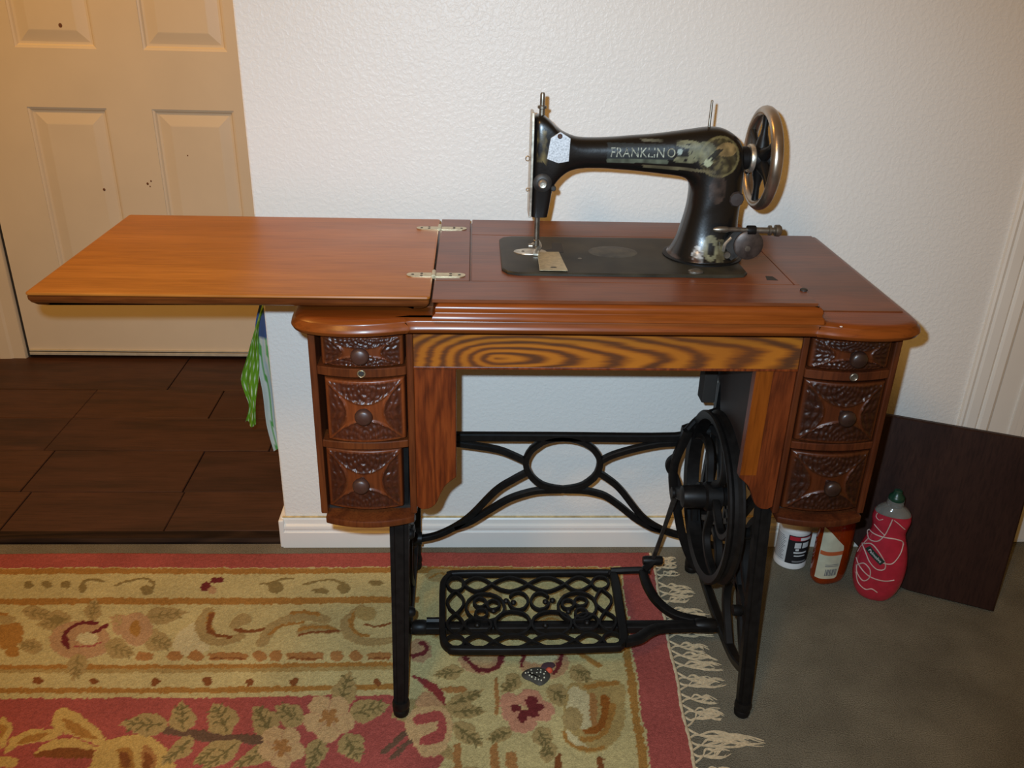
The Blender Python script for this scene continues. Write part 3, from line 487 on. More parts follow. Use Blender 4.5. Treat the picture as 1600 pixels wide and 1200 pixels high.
('f','tan',[(-.656,-.283),(-.645,-.25),(-.622,-.253),(-.617,-.278),(-.636,-.289),(-.637,-.3)],0),
('s','brown',[(-.638,-.295),(-.615,-.301),(-.581,-.292)],0.009),
('s','tan',[(-.58,-.332),(-.57,-.29),(-.542,-.265),(-.499,-.26),(-.468,-.269)],0.024),
('s','gold',[(-.573,-.311),(-.553,-.284),(-.511,-.276)],0.007),
('f','tan',[(-.519,-.311),(-.513,-.285),(-.477,-.28),(-.438,-.296),(-.436,-.307),(-.491,-.309)],0),
('s','gold',[(-.515,-.295),(-.479,-.288),(-.445,-.297)],0.01),
('s','brown',[(-.515,-.314),(-.498,-.306),(-.437,-.301)],0.007),
('s','gold',[(-.538,-.248),(-.516,-.245),(-.485,-.252)],0.01),
('s','tan',[(-.405,-.235),(-.426,-.274),(-.413,-.318),(-.372,-.334),(-.336,-.329)],0.022),
('s','gold',[(-.411,-.241),(-.419,-.275),(-.404,-.307),(-.381,-.315)],0.01),
('f','olive2',[(-.369,-.25),(-.374,-.266),(-.389,-.272),(-.406,-.265),(-.414,-.249),(-.41,-.233),(-.394,-.227),(-.377,-.234)],0),
('s','brown',[(-.388,-.285),(-.362,-.289),(-.34,-.281)],0.006),
('f','ochre',[(-.673,-.361),(-.605,-.36),(-.602,-.376),(-.604,-.379),(-.665,-.379),(-.67,-.372)],0),
('s','brown',[(-.668,-.375),(-.604,-.375)],0.004),
('f','ochre',[(-.526,-.363),(-.463,-.361),(-.46,-.378),(-.463,-.381),(-.519,-.38),(-.524,-.374)],0),
('s','brown',[(-.521,-.377),(-.462,-.377)],0.004),
('f','ochre',[(-.374,-.365),(-.331,-.362),(-.33,-.379),(-.333,-.382),(-.368,-.382),(-.373,-.376)],0),
('s','brown',[(-.37,-.379),(-.332,-.378)],0.004),
('f','ochre',[(-.683,-.368),(-.684,-.378),(-.692,-.382),(-.702,-.378),(-.708,-.367),(-.708,-.357),(-.7,-.353),(-.69,-.357)],0),
('f','ochre',[(-.565,-.369),(-.567,-.379),(-.575,-.384),(-.585,-.379),(-.591,-.369),(-.589,-.358),(-.581,-.354),(-.571,-.358)],0),
('f','ochre',[(-.534,-.369),(-.536,-.38),(-.544,-.384),(-.553,-.38),(-.559,-.369),(-.558,-.358),(-.55,-.354),(-.54,-.359)],0),
('f','ochre',[(-.42,-.371),(-.423,-.381),(-.431,-.385),(-.44,-.381),(-.446,-.37),(-.443,-.36),(-.435,-.355),(-.425,-.36)],0),
('f','ochre',[(-.385,-.371),(-.388,-.381),(-.396,-.386),(-.405,-.381),(-.41,-.371),(-.408,-.36),(-.4,-.356),(-.39,-.36)],0),
('f','brown',[(-.649,-.436),(-.65,-.443),(-.654,-.445),(-.66,-.442),(-.664,-.436),(-.664,-.429),(-.659,-.427),(-.653,-.429)],0),
('f','brown',[(-.575,-.437),(-.576,-.443),(-.58,-.446),(-.586,-.443),(-.59,-.437),(-.589,-.43),(-.584,-.428),(-.578,-.43)],0),
('f','brown',[(-.494,-.438),(-.495,-.444),(-.5,-.447),(-.506,-.444),(-.509,-.438),(-.508,-.431),(-.503,-.429),(-.497,-.431)],0),
('f','brown',[(-.342,-.44),(-.343,-.446),(-.348,-.449),(-.354,-.446),(-.357,-.44),(-.355,-.433),(-.35,-.43),(-.345,-.433)],0),
('f','lcream2',[(-.897,-.493),(-.855,-.51),(-.816,-.538),(-.788,-.568),(-.802,-.574),(-.846,-.556),(-.883,-.543),(-.897,-.526)],0),
('f','gold',[(-.883,-.518),(-.851,-.529),(-.815,-.556),(-.805,-.566),(-.836,-.558),(-.861,-.543)],0),
('f','lcream2',[(-.946,-.593),(-.948,-.562),(-.926,-.542),(-.883,-.543),(-.868,-.555),(-.897,-.567),(-.927,-.574)],0),
('f','gold',[(-.937,-.574),(-.921,-.554),(-.892,-.551),(-.902,-.563)],0),
('f','lcream2',[(-.895,-.594),(-.885,-.567),(-.85,-.561),(-.801,-.578),(-.785,-.588),(-.829,-.583),(-.871,-.585)],0),
('f','brown',[(-.895,-.599),(-.88,-.584),(-.836,-.581),(-.797,-.588),(-.798,-.603),(-.852,-.602)],0),
('f','lcream2',[(-.988,-.517),(-.97,-.521),(-.954,-.542),(-.953,-.566),(-.957,-.581)],0),
('f','gold',[(-.982,-.529),(-.969,-.534),(-.964,-.554),(-.969,-.558)],0),
('f','lcream2',[(-.795,-.61),(-.796,-.576),(-.772,-.557),(-.735,-.555),(-.698,-.574),(-.67,-.605),(-.668,-.631),(-.786,-.633)],0),
('f','gold',[(-.767,-.588),(-.744,-.585),(-.725,-.623),(-.744,-.626)],0),
('f','brown',[(-.759,-.592),(-.741,-.6),(-.732,-.622),(-.743,-.622)],0),
('f','ochre',[(-.725,-.577),(-.702,-.589),(-.691,-.623),(-.712,-.623)],0),
('f','brown',[(-.716,-.593),(-.703,-.6),(-.7,-.623),(-.711,-.623)],0),
('f','lcream2',[(-.755,-.603),(-.756,-.619),(-.768,-.626),(-.785,-.619),(-.798,-.603),(-.797,-.587),(-.785,-.58),(-.767,-.587)],0),
('f','lcream2',[(-.915,-.608),(-.917,-.616),(-.928,-.619),(-.942,-.616),(-.951,-.608),(-.949,-.6),(-.938,-.597),(-.924,-.6)],0),
('s','stem',[(-.708,-.541),(-.677,-.55),(-.64,-.559),(-.613,-.567)],0.016),
('s','stem',[(-.652,-.554),(-.612,-.563),(-.571,-.566),(-.533,-.568)],0.02),
('f','tan',[(-.698,-.533),(-.729,-.507),(-.755,-.511),(-.773,-.526),(-.78,-.532),(-.78,-.532),(-.768,-.539),(-.74,-.554),(-.713,-.558)],0),
('s','green',[(-.708,-.533),(-.768,-.532)],0.004),
('s','green',[(-.723,-.533),(-.74,-.519)],0.0035),
('s','green',[(-.723,-.533),(-.731,-.546)],0.0035),
('s','green',[(-.739,-.533),(-.756,-.519)],0.0035),
('s','green',[(-.739,-.533),(-.747,-.546)],0.0035),
('s','green',[(-.754,-.533),(-.771,-.519)],0.0035),
('s','green',[(-.754,-.533),(-.762,-.546)],0.0035),
('f','tan',[(-.666,-.55),(-.651,-.528),(-.663,-.506),(-.683,-.487),(-.692,-.478),(-.692,-.478),(-.695,-.488),(-.7,-.51),(-.695,-.533)],0),
('s','green',[(-.669,-.542),(-.688,-.489)],0.004),
('s','green',[(-.674,-.529),(-.666,-.517)],0.0035),
('s','green',[(-.674,-.529),(-.689,-.52)],0.0035),
('s','green',[(-.679,-.515),(-.671,-.503)],0.0035),
('s','green',[(-.679,-.515),(-.694,-.505)],0.0035),
('s','green',[(-.684,-.502),(-.676,-.49)],0.0035),
('s','green',[(-.684,-.502),(-.699,-.492)],0.0035),
('f','tan',[(-.646,-.563),(-.67,-.564),(-.68,-.585),(-.683,-.609),(-.684,-.62),(-.684,-.62),(-.676,-.617),(-.657,-.609),(-.643,-.593)],0),
('s','green',[(-.65,-.57),(-.678,-.611)],0.004),
('s','green',[(-.657,-.58),(-.67,-.581)],0.0035),
('s','green',[(-.657,-.58),(-.656,-.596)],0.0035),
('s','green',[(-.665,-.592),(-.678,-.593)],0.0035),
('s','green',[(-.665,-.592),(-.664,-.607)],0.0035),
('s','green',[(-.672,-.602),(-.684,-.603)],0.0035),
('s','green',[(-.672,-.602),(-.67,-.617)],0.0035),
('f','tan',[(-.589,-.555),(-.581,-.519),(-.599,-.499),(-.625,-.488),(-.636,-.483),(-.636,-.483),(-.635,-.497),(-.633,-.527),(-.621,-.552)],0),
('s','green',[(-.594,-.547),(-.629,-.495)],0.004),
('s','green',[(-.602,-.534),(-.599,-.515)],0.0035),
('s','green',[(-.602,-.534),(-.62,-.532)],0.0035),
('s','green',[(-.612,-.52),(-.608,-.5)],0.0035),
('s','green',[(-.612,-.52),(-.629,-.518)],0.0035),
('s','green',[(-.62,-.507),(-.617,-.487)],0.0035),
('s','green',[(-.62,-.507),(-.638,-.505)],0.0035),
('f','tan',[(-.588,-.571),(-.612,-.571),(-.625,-.59),(-.631,-.611),(-.633,-.62),(-.633,-.62),(-.625,-.618),(-.606,-.612),(-.59,-.599)],0),
('s','green',[(-.593,-.577),(-.626,-.613)],0.004),
('s','green',[(-.602,-.586),(-.614,-.587)],0.0035),
('s','green',[(-.602,-.586),(-.603,-.601)],0.0035),
('s','green',[(-.611,-.596),(-.623,-.596)],0.0035),
('s','green',[(-.611,-.596),(-.612,-.611)],0.0035),
('s','green',[(-.619,-.605),(-.631,-.605)],0.0035),
('s','green',[(-.619,-.605),(-.62,-.619)],0.0035),
('f','tan',[(-.566,-.572),(-.593,-.574),(-.608,-.596),(-.615,-.621),(-.618,-.632),(-.618,-.632),(-.609,-.628),(-.587,-.62),(-.569,-.604)],0),
('s','green',[(-.572,-.579),(-.61,-.623)],0.004),
('s','green',[(-.582,-.59),(-.596,-.591)],0.0035),
('s','green',[(-.582,-.59),(-.583,-.607)],0.0035),
('s','green',[(-.592,-.602),(-.607,-.603)],0.0035),
('s','green',[(-.592,-.602),(-.594,-.619)],0.0035),
('s','green',[(-.602,-.613),(-.616,-.614)],0.0035),
('s','green',[(-.602,-.613),(-.603,-.629)],0.0035),
('f','tan',[(-.513,-.556),(-.511,-.522),(-.529,-.504),(-.552,-.496),(-.562,-.493),(-.562,-.493),(-.56,-.506),(-.554,-.534),(-.541,-.556)],0),
('s','green',[(-.519,-.549),(-.554,-.503)],0.004),
('s','green',[(-.527,-.538),(-.527,-.519)],0.0035),
('s','green',[(-.527,-.538),(-.542,-.538)],0.0035),
('s','green',[(-.537,-.525),(-.536,-.506)],0.0035),
('s','green',[(-.537,-.525),(-.552,-.525)],0.0035),
('s','green',[(-.546,-.514),(-.545,-.495)],0.0035),
('s','green',[(-.546,-.514),(-.561,-.513)],0.0035),
('f','tan',[(-.467,-.533),(-.477,-.497),(-.497,-.488),(-.517,-.492),(-.526,-.494),(-.526,-.494),(-.52,-.505),(-.507,-.53),(-.489,-.546)],0),
('s','green',[(-.474,-.528),(-.517,-.499)],0.004),
('s','green',[(-.484,-.521),(-.49,-.502)],0.0035),
('s','green',[(-.484,-.521),(-.496,-.528)],0.0035),
('s','green',[(-.496,-.513),(-.502,-.494)],0.0035),
('s','green',[(-.496,-.513),(-.508,-.52)],0.0035),
('s','green',[(-.506,-.506),(-.512,-.487)],0.0035),
('s','green',[(-.506,-.506),(-.518,-.513)],0.0035),
('f','tan',[(-.502,-.58),(-.532,-.578),(-.552,-.596),(-.565,-.619),(-.571,-.629),(-.571,-.629),(-.56,-.627),(-.535,-.623),(-.512,-.611)],0),
('s','green',[(-.51,-.586),(-.561,-.622)],0.004),
('s','green',[(-.523,-.595),(-.539,-.594)],0.0035),
('s','green',[(-.523,-.595),(-.528,-.611)],0.0035),
('s','green',[(-.537,-.605),(-.552,-.604)],0.0035),
('s','green',[(-.537,-.605),(-.542,-.621)],0.0035),
('s','green',[(-.549,-.614),(-.565,-.612)],0.0035),
('s','green',[(-.549,-.614),(-.554,-.629)],0.0035),
('f','tan',[(-.41,-.499),(-.386,-.484),(-.386,-.454),(-.397,-.422),(-.402,-.408),(-.402,-.408),(-.409,-.417),(-.424,-.438),(-.43,-.466)],0),
('s','green',[(-.409,-.489),(-.403,-.423)],0.004),
('s','green',[(-.408,-.473),(-.395,-.464)],0.0035),
('s','green',[(-.408,-.473),(-.418,-.455)],0.0035),
('s','green',[(-.406,-.455),(-.393,-.446)],0.0035),
('s','green',[(-.406,-.455),(-.417,-.437)],0.0035),
('s','green',[(-.405,-.439),(-.391,-.429)],0.0035),
('s','green',[(-.405,-.439),(-.415,-.42)],0.0035),
('f','tan',[(-.392,-.517),(-.364,-.535),(-.343,-.523),(-.328,-.502),(-.322,-.492),(-.322,-.492),(-.333,-.488),(-.357,-.48),(-.381,-.484)],0),
('s','green',[(-.383,-.514),(-.333,-.496)],0.004),
('s','green',[(-.371,-.509),(-.356,-.519)],0.0035),
('s','green',[(-.371,-.509),(-.365,-.492)],0.0035),
('s','green',[(-.357,-.504),(-.342,-.514)],0.0035),
('s','green',[(-.357,-.504),(-.351,-.487)],0.0035),
('s','green',[(-.345,-.5),(-.33,-.51)],0.0035),
('s','green',[(-.345,-.5),(-.338,-.482)],0.0035),
('f','tan',[(-.393,-.558),(-.401,-.588),(-.388,-.605),(-.369,-.614),(-.36,-.617),(-.36,-.617),(-.359,-.607),(-.358,-.583),(-.365,-.562)],0),
('s','green',[(-.389,-.566),(-.365,-.609)],0.004),
('s','green',[(-.383,-.576),(-.387,-.592)],0.0035),
('s','green',[(-.383,-.576),(-.368,-.578)],0.0035),
('s','green',[(-.376,-.588),(-.381,-.604)],0.0035),
('s','green',[(-.376,-.588),(-.362,-.59)],0.0035),
('s','green',[(-.37,-.599),(-.375,-.614)],0.0035),
('s','green',[(-.37,-.599),(-.356,-.601)],0.0035),
('f','tan',[(-.429,-.566),(-.451,-.578),(-.452,-.603),(-.445,-.628),(-.442,-.638),(-.442,-.638),(-.436,-.632),(-.423,-.617),(-.416,-.596)],0),
('s','green',[(-.431,-.575),(-.441,-.628)],0.004),
('s','green',[(-.433,-.588),(-.445,-.595)],0.0035),
('s','green',[(-.433,-.588),(-.426,-.604)],0.0035),
('s','green',[(-.436,-.603),(-.447,-.609)],0.0035),
('s','green',[(-.436,-.603),(-.429,-.618)],0.0035),
('s','green',[(-.438,-.616),(-.449,-.622)],0.0035),
('s','green',[(-.438,-.616),(-.431,-.631)],0.0035),
('f','flower',[(-.379,-.534),(-.383,-.55),(-.396,-.557),(-.412,-.55),(-.42,-.533),(-.416,-.516),(-.403,-.51),(-.387,-.517)],0),
('f','flower',[(-.401,-.553),(-.405,-.569),(-.418,-.576),(-.433,-.569),(-.441,-.553),(-.438,-.536),(-.425,-.529),(-.409,-.537)],0),
('f','flower',[(-.427,-.531),(-.431,-.548),(-.444,-.554),(-.459,-.547),(-.468,-.53),(-.465,-.514),(-.452,-.507),(-.436,-.514)],0),
('f','flower',[(-.422,-.497),(-.426,-.514),(-.439,-.521),(-.455,-.514),(-.464,-.496),(-.461,-.479),(-.447,-.472),(-.431,-.479)],0),
('f','flower',[(-.392,-.499),(-.396,-.516),(-.409,-.523),(-.425,-.515),(-.433,-.498),(-.43,-.481),(-.416,-.473),(-.4,-.481)],0),
('s','rosetan',[(-.418,-.532),(-.402,-.555)],0.003),
('s','rosetan',[(-.429,-.532),(-.44,-.553)],0.003),
('s','rosetan',[(-.434,-.519),(-.458,-.509)],0.003),
('s','rosetan',[(-.426,-.511),(-.43,-.482)],0.003),
('s','rosetan',[(-.417,-.52),(-.395,-.512)],0.003),
('s','ochre',[(-.425,-.523),(-.412,-.528)],0.011),
('s','ochre',[(-.425,-.523),(-.423,-.538)],0.011),
('s','ochre',[(-.425,-.523),(-.437,-.527)],0.011),
('s','ochre',[(-.425,-.523),(-.434,-.509)],0.011),
('s','ochre',[(-.425,-.523),(-.418,-.51)],0.011),
('f','flower',[(-.454,-.594),(-.457,-.608),(-.468,-.614),(-.482,-.608),(-.49,-.594),(-.488,-.579),(-.476,-.573),(-.462,-.579)],0),
('f','flower',[(-.473,-.611),(-.475,-.625),(-.487,-.63),(-.501,-.624),(-.509,-.61),(-.506,-.596),(-.495,-.59),(-.481,-.596)],0),
('f','flower',[(-.497,-.592),(-.499,-.606),(-.511,-.612),(-.525,-.605),(-.533,-.591),(-.531,-.577),(-.519,-.571),(-.505,-.577)],0),
('f','flower',[(-.494,-.562),(-.496,-.577),(-.508,-.583),(-.522,-.577),(-.531,-.562),(-.528,-.547),(-.516,-.541),(-.502,-.547)],0),
('f','flower',[(-.466,-.564),(-.469,-.579),(-.481,-.584),(-.495,-.578),(-.503,-.563),(-.501,-.548),(-.489,-.542),(-.475,-.549)],0),
('s','rosetan',[(-.489,-.593),(-.473,-.613)],0.003),
('s','rosetan',[(-.498,-.592),(-.507,-.611)],0.003),
('s','rosetan',[(-.503,-.581),(-.525,-.572)],0.003),
('s','rosetan',[(-.497,-.575),(-.501,-.55)],0.003),
('s','rosetan',[(-.488,-.582),(-.469,-.575)],0.003),
('s','ochre',[(-.495,-.584),(-.483,-.589)],0.011),
('s','ochre',[(-.495,-.584),(-.493,-.598)],0.011),
('s','ochre',[(-.495,-.584),(-.505,-.588)],0.011),
('s','ochre',[(-.495,-.584),(-.504,-.573)],0.011),
('s','ochre',[(-.495,-.584),(-.49,-.574)],0.011),
('s','stem',[(-.323,-.598),(-.299,-.568),(-.282,-.551)],0.013),
('s','stem',[(-.309,-.61),(-.291,-.588),(-.276,-.571)],0.01),
('f','tan',[(-.317,-.515),(-.272,-.479),(-.22,-.495),(-.21,-.529),(-.218,-.575),(-.199,-.614),(-.23,-.605),(-.268,-.557)],0),
('f','ochre',[(-.205,-.586),(-.194,-.587),(-.193,-.651),(-.204,-.651)],0),
('f','ochre',[(-.143,-.587),(-.132,-.588),(-.133,-.652),(-.144,-.652)],0),
('f','ochre',[(-.119,-.61),(-.111,-.602),(-.1,-.603),(-.106,-.652),(-.119,-.652)],0),
('f','brown',[(-.034,-.611),(-.025,-.611),(-.033,-.654),(-.046,-.653)],0),
('s','ochre',[(-.131,-.432),(-.131,-.468),(-.134,-.518)],0.007),
('f','ochre',[(-.233,-.454),(-.192,-.453),(-.187,-.464),(-.216,-.467)],0),
('f','tan',[(-.193,-.411),(-.211,-.396),(-.229,-.403),(-.243,-.418),(-.249,-.424),(-.249,-.424),(-.241,-.428),(-.224,-.435),(-.206,-.434)],0),
('s','green',[(-.199,-.413),(-.24,-.422)],0.004),
('s','green',[(-.21,-.415),(-.22,-.407)],0.0035),
('s','green',[(-.21,-.415),(-.217,-.427)],0.0035),
('s','green',[(-.221,-.418),(-.231,-.41)],0.0035),
('s','green',[(-.221,-.418),(-.228,-.43)],0.0035),
('s','green',[(-.231,-.42),(-.241,-.412)],0.0035),
('s','green',[(-.231,-.42),(-.238,-.432)],0.0035),
('f','tan',[(-.22,-.498),(-.197,-.503),(-.176,-.489),(-.161,-.47),(-.154,-.461),(-.154,-.461),(-.163,-.462),(-.185,-.463),(-.207,-.473)],0),
('s','green',[(-.212,-.494),(-.164,-.467)],0.004),
('s','green',[(-.2,-.487),(-.188,-.49)],0.0035),
('s','green',[(-.2,-.487),(-.193,-.474)],0.0035),
('s','green',[(-.187,-.48),(-.175,-.483)],0.0035),
('s','green',[(-.187,-.48),(-.18,-.466)],0.0035),
('s','green',[(-.175,-.473),(-.163,-.476)],0.0035),
('s','green',[(-.175,-.473),(-.168,-.46)],0.0035),
('f','tan',[(-.215,-.511),(-.196,-.528),(-.176,-.526),(-.157,-.516),(-.15,-.512),(-.15,-.512),(-.157,-.507),(-.176,-.496),(-.197,-.493)],0),
('s','green',[(-.207,-.511),(-.159,-.511)],0.004),
('s','green',[(-.195,-.511),(-.185,-.52)],0.0035),
('s','green',[(-.195,-.511),(-.186,-.502)],0.0035),
('s','green',[(-.182,-.511),(-.172,-.52)],0.0035),
('s','green',[(-.182,-.511),(-.172,-.502)],0.0035),
('s','green',[(-.17,-.511),(-.161,-.521)],0.0035),
('s','green',[(-.17,-.511),(-.161,-.502)],0.0035),
('f','tan',[(-.21,-.538),(-.203,-.569),(-.184,-.583),(-.164,-.588),(-.155,-.59),(-.155,-.59),(-.159,-.58),(-.168,-.556),(-.184,-.536)],0),
('s','green',[(-.203,-.544),(-.163,-.582)],0.004),
('s','green',[(-.193,-.554),(-.19,-.57)],0.0035),
('s','green',[(-.193,-.554),(-.18,-.553)],0.0035),
('s','green',[(-.182,-.564),(-.179,-.58)],0.0035),
('s','green',[(-.182,-.564),(-.169,-.564)],0.0035),
('s','green',[(-.172,-.574),(-.169,-.59)],0.0035),
('s','green',[(-.172,-.574),(-.159,-.573)],0.0035),
('f','tan',[(-.104,-.554),(-.122,-.545),(-.137,-.554),(-.148,-.569),(-.153,-.576),(-.153,-.576),(-.146,-.577),(-.13,-.58),(-.114,-.575)],0),
('s','green',[(-.11,-.557),(-.145,-.573)],0.004),
('s','green',[(-.119,-.561),(-.129,-.556)],0.0035),
('s','green',[(-.119,-.561),(-.124,-.572)],0.0035),
('s','green',[(-.129,-.565),(-.138,-.56)],0.0035),
('s','green',[(-.129,-.565),(-.134,-.576)],0.0035),
('s','green',[(-.137,-.569),(-.147,-.564)],0.0035),
('s','green',[(-.137,-.569),(-.142,-.58)],0.0035),
('f','tan',[(-.087,-.426),(-.108,-.422),(-.117,-.438),(-.121,-.459),(-.123,-.468),(-.123,-.468),(-.116,-.467),(-.1,-.465),(-.087,-.454)],0),
('s','green',[(-.091,-.431),(-.117,-.462)],0.004),
('s','green',[(-.098,-.439),(-.109,-.437)],0.0035),
('s','green',[(-.098,-.439),(-.098,-.454)],0.0035),
('s','green',[(-.105,-.447),(-.116,-.445)],0.0035),
('s','green',[(-.105,-.447),(-.105,-.462)],0.0035),
('s','green',[(-.111,-.455),(-.122,-.453)],0.0035),
('s','green',[(-.111,-.455),(-.111,-.469)],0.0035),
('f','tan',[(.006,-.41),(.009,-.438),(.023,-.444),(.04,-.44),(.047,-.438),(.047,-.438),(.045,-.429),(.038,-.409),(.026,-.397)],0),
('s','green',[(.011,-.413),(.041,-.434)],0.004),
('s','green',[(.018,-.418),(.02,-.433)],0.0035),
('s','green',[(.018,-.418),(.029,-.412)],0.0035),
('s','green',[(.027,-.424),(.028,-.439)],0.0035),
('s','green',[(.027,-.424),(.038,-.417)],0.0035),
('s','green',[(.034,-.429),(.036,-.444)],0.0035),
('s','green',[(.034,-.429),(.045,-.422)],0.0035),
('f','tan',[(-.04,-.456),(-.038,-.489),(-.021,-.499),(-.002,-.499),(.007,-.498),(.007,-.498),(.004,-.488),(-.002,-.464),(-.015,-.447)],0),
('s','green',[(-.034,-.461),(-.0,-.492)],0.004),
('s','green',[(-.026,-.469),(-.025,-.486)],0.0035),
('s','green',[(-.026,-.469),(-.013,-.465)],0.0035),
('s','green',[(-.016,-.478),(-.015,-.494)],0.0035),
('s','green',[(-.016,-.478),(-.003,-.473)],0.0035),
('s','green',[(-.008,-.485),(-.007,-.502)],0.0035),
('s','green',[(-.008,-.485),(.005,-.481)],0.0035),
('f','tan',[(-.063,-.549),(-.073,-.573),(-.064,-.587),(-.05,-.594),(-.044,-.597),(-.044,-.597),(-.042,-.589),(-.038,-.569),(-.042,-.552)],0),
('s','green',[(-.061,-.555),(-.047,-.59)],0.004),
('s','green',[(-.057,-.563),(-.062,-.576)],0.0035),
('s','green',[(-.057,-.563),(-.046,-.565)],0.0035),
('s','green',[(-.053,-.573),(-.058,-.586)],0.0035),
('s','green',[(-.053,-.573),(-.042,-.575)],0.0035),
('s','green',[(-.05,-.582),(-.055,-.595)],0.0035),
('s','green',[(-.05,-.582),(-.039,-.584)],0.0035),
('f','rosetan',[(-.254,-.358),(-.26,-.381),(-.275,-.39),(-.291,-.38),(-.3,-.358),(-.294,-.335),(-.279,-.325),(-.262,-.335)],0),
('s','maroon',[(-.289,-.372),(-.269,-.365),(-.265,-.347),(-.275,-.336)],0.01),
('f','maroon2',[(-.288,-.424),(-.258,-.434),(-.233,-.457),(-.223,-.483),(-.227,-.498),(-.244,-.473),(-.267,-.447)],0),
('f','rosetan',[(-.276,-.491),(-.261,-.463),(-.239,-.479),(-.229,-.498),(-.262,-.501)],0),
('f','flower',[(-.294,-.545),(-.285,-.51),(-.253,-.498),(-.22,-.508),(-.209,-.544),(-.217,-.586),(-.234,-.605),(-.259,-.605),(-.276,-.58)],0),
('f','rose2',[(-.28,-.525),(-.261,-.513),(-.231,-.512),(-.22,-.532),(-.22,-.567),(-.238,-.583),(-.262,-.583),(-.261,-.566),(-.237,-.552),(-.242,-.534),(-.271,-.54)],0),
('f','flower',[(-.262,-.552),(-.242,-.534),(-.235,-.54),(-.248,-.555)],0),
('f','rosetan',[(-.115,-.384),(-.128,-.411),(-.158,-.422),(-.188,-.411),(-.201,-.384),(-.188,-.356),(-.158,-.345),(-.127,-.357)],0),
('s','maroon',[(-.191,-.377),(-.173,-.401),(-.153,-.412),(-.128,-.402),(-.12,-.374)],0.01),
('f','flower',[(-.135,-.381),(-.142,-.393),(-.158,-.398),(-.174,-.393),(-.181,-.38),(-.174,-.368),(-.158,-.363),(-.142,-.368)],0),
('s','maroon',[(-.173,-.408),(-.163,-.413),(-.153,-.41)],0.01),
('f','rosetan',[(.007,-.396),(-.01,-.425),(-.044,-.437),(-.076,-.424),(-.088,-.395),(-.073,-.365),(-.038,-.353),(-.004,-.366)],0),
('f','lcream',[(-.014,-.38),(-.024,-.391),(-.046,-.396),(-.067,-.391),(-.075,-.38),(-.065,-.368),(-.043,-.364),(-.022,-.369)],0),
('s','maroon',[(-.079,-.371),(-.082,-.402)],0.007),
('s','maroon',[(-.006,-.371),(-.011,-.396),(-.023,-.42)],0.008),
('f','flower2',[(-.09,-.494),(-.097,-.511),(-.11,-.518),(-.123,-.511),(-.128,-.493),(-.122,-.476),(-.108,-.468),(-.095,-.476)],0),
('f','flower2',[(-.051,-.482),(-.059,-.497),(-.074,-.503),(-.089,-.497),(-.094,-.481),(-.087,-.466),(-.072,-.459),(-.057,-.466)],0),
('f','flower2',[(-.03,-.513),(-.038,-.53),(-.053,-.537),(-.067,-.53),(-.072,-.513),(-.065,-.495),(-.05,-.488),(-.035,-.496)],0),
('f','flower2',[(-.062,-.54),(-.071,-.554),(-.089,-.56),(-.106,-.554),(-.113,-.539),(-.105,-.524),(-.087,-.519),(-.069,-.525)],0),
('f','flower2',[(-.091,-.518),(-.097,-.531),(-.108,-.536),(-.12,-.531),(-.124,-.518),(-.119,-.505),(-.107,-.5),(-.096,-.505)],0),
('f','maroon',[(-.087,-.505),(-.091,-.511),(-.098,-.513),(-.106,-.511),(-.108,-.504),(-.105,-.498),(-.097,-.496),(-.09,-.499)],0),
('f','maroon',[(-.078,-.525),(-.081,-.535),(-.088,-.539),(-.094,-.535),(-.096,-.524),(-.093,-.514),(-.086,-.509),(-.08,-.514)],0),
('f','maroon',[(-.06,-.51),(-.065,-.518),(-.075,-.522),(-.085,-.518),(-.089,-.509),(-.084,-.501),(-.074,-.497),(-.064,-.501)],0),
('f','maroon',[(-.059,-.488),(-.063,-.497),(-.07,-.5),(-.078,-.497),(-.08,-.488),(-.077,-.479),(-.069,-.475),(-.062,-.479)],0),
('f','maroon',[(-.047,-.504),(-.051,-.51),(-.061,-.512),(-.07,-.51),(-.073,-.503),(-.069,-.497),(-.059,-.495),(-.05,-.498)],0),
('f','maroon',[(-.056,-.519),(-.059,-.524),(-.066,-.526),(-.073,-.524),(-.075,-.519),(-.072,-.513),(-.065,-.511),(-.059,-.514)],0),
('f','flower',[(-.075,-.504),(-.077,-.507),(-.082,-.509),(-.086,-.507),(-.087,-.504),(-.085,-.5),(-.081,-.499),(-.077,-.5)],0),
('f','tan2',[(.001,-.45),(.031,-.444),(.066,-.438),(.101,-.452),(.097,-.509),(.082,-.562),(.052,-.596),(.017,-.606),(-.012,-.589),(-.018,-.555),(-.014,-.513)],0),
('f','lcream',[(.005,-.457),(.033,-.47),(.033,-.508),(.034,-.544),(.014,-.556),(.012,-.532),(.007,-.514),(-.007,-.507)],0),
('s','gold',[(.035,-.457),(.06,-.449),(.09,-.445)],0.012),
('f','ochre',[(.036,-.477),(.049,-.478),(.043,-.547),(.032,-.55)],0),
('f','brown2',[(.056,-.477),(.071,-.483),(.067,-.521),(.056,-.55),(.031,-.565),(.016,-.561),(.016,-.556),(.038,-.547),(.053,-.52)],0),
('s','gold',[(.075,-.502),(.068,-.533),(.055,-.559),(.035,-.573),(.014,-.576)],0.01),
('f','lcream',[(-.013,-.555),(.001,-.567),(.013,-.584),(.019,-.593),(-.001,-.59),(-.013,-.572)],0),
('s','gold',[(-.019,-.561),(-.007,-.587),(.018,-.598),(.046,-.593)],0.008),
('f','tan',[(.019,-.532),(.011,-.551),(-.002,-.558),(-.015,-.55),(-.018,-.531),(-.011,-.512),(.003,-.504),(.016,-.513)],0),
('s','gold',[(.032,-.368),(.046,-.383),(.064,-.4)],0.012),
('f','tan',[(.01,-.41),(.015,-.427),(.026,-.431),(.038,-.429),(.043,-.428),(.043,-.428),(.04,-.422),(.034,-.41),(.024,-.403)],0),
('s','green',[(.014,-.412),(.038,-.425)],0.004),
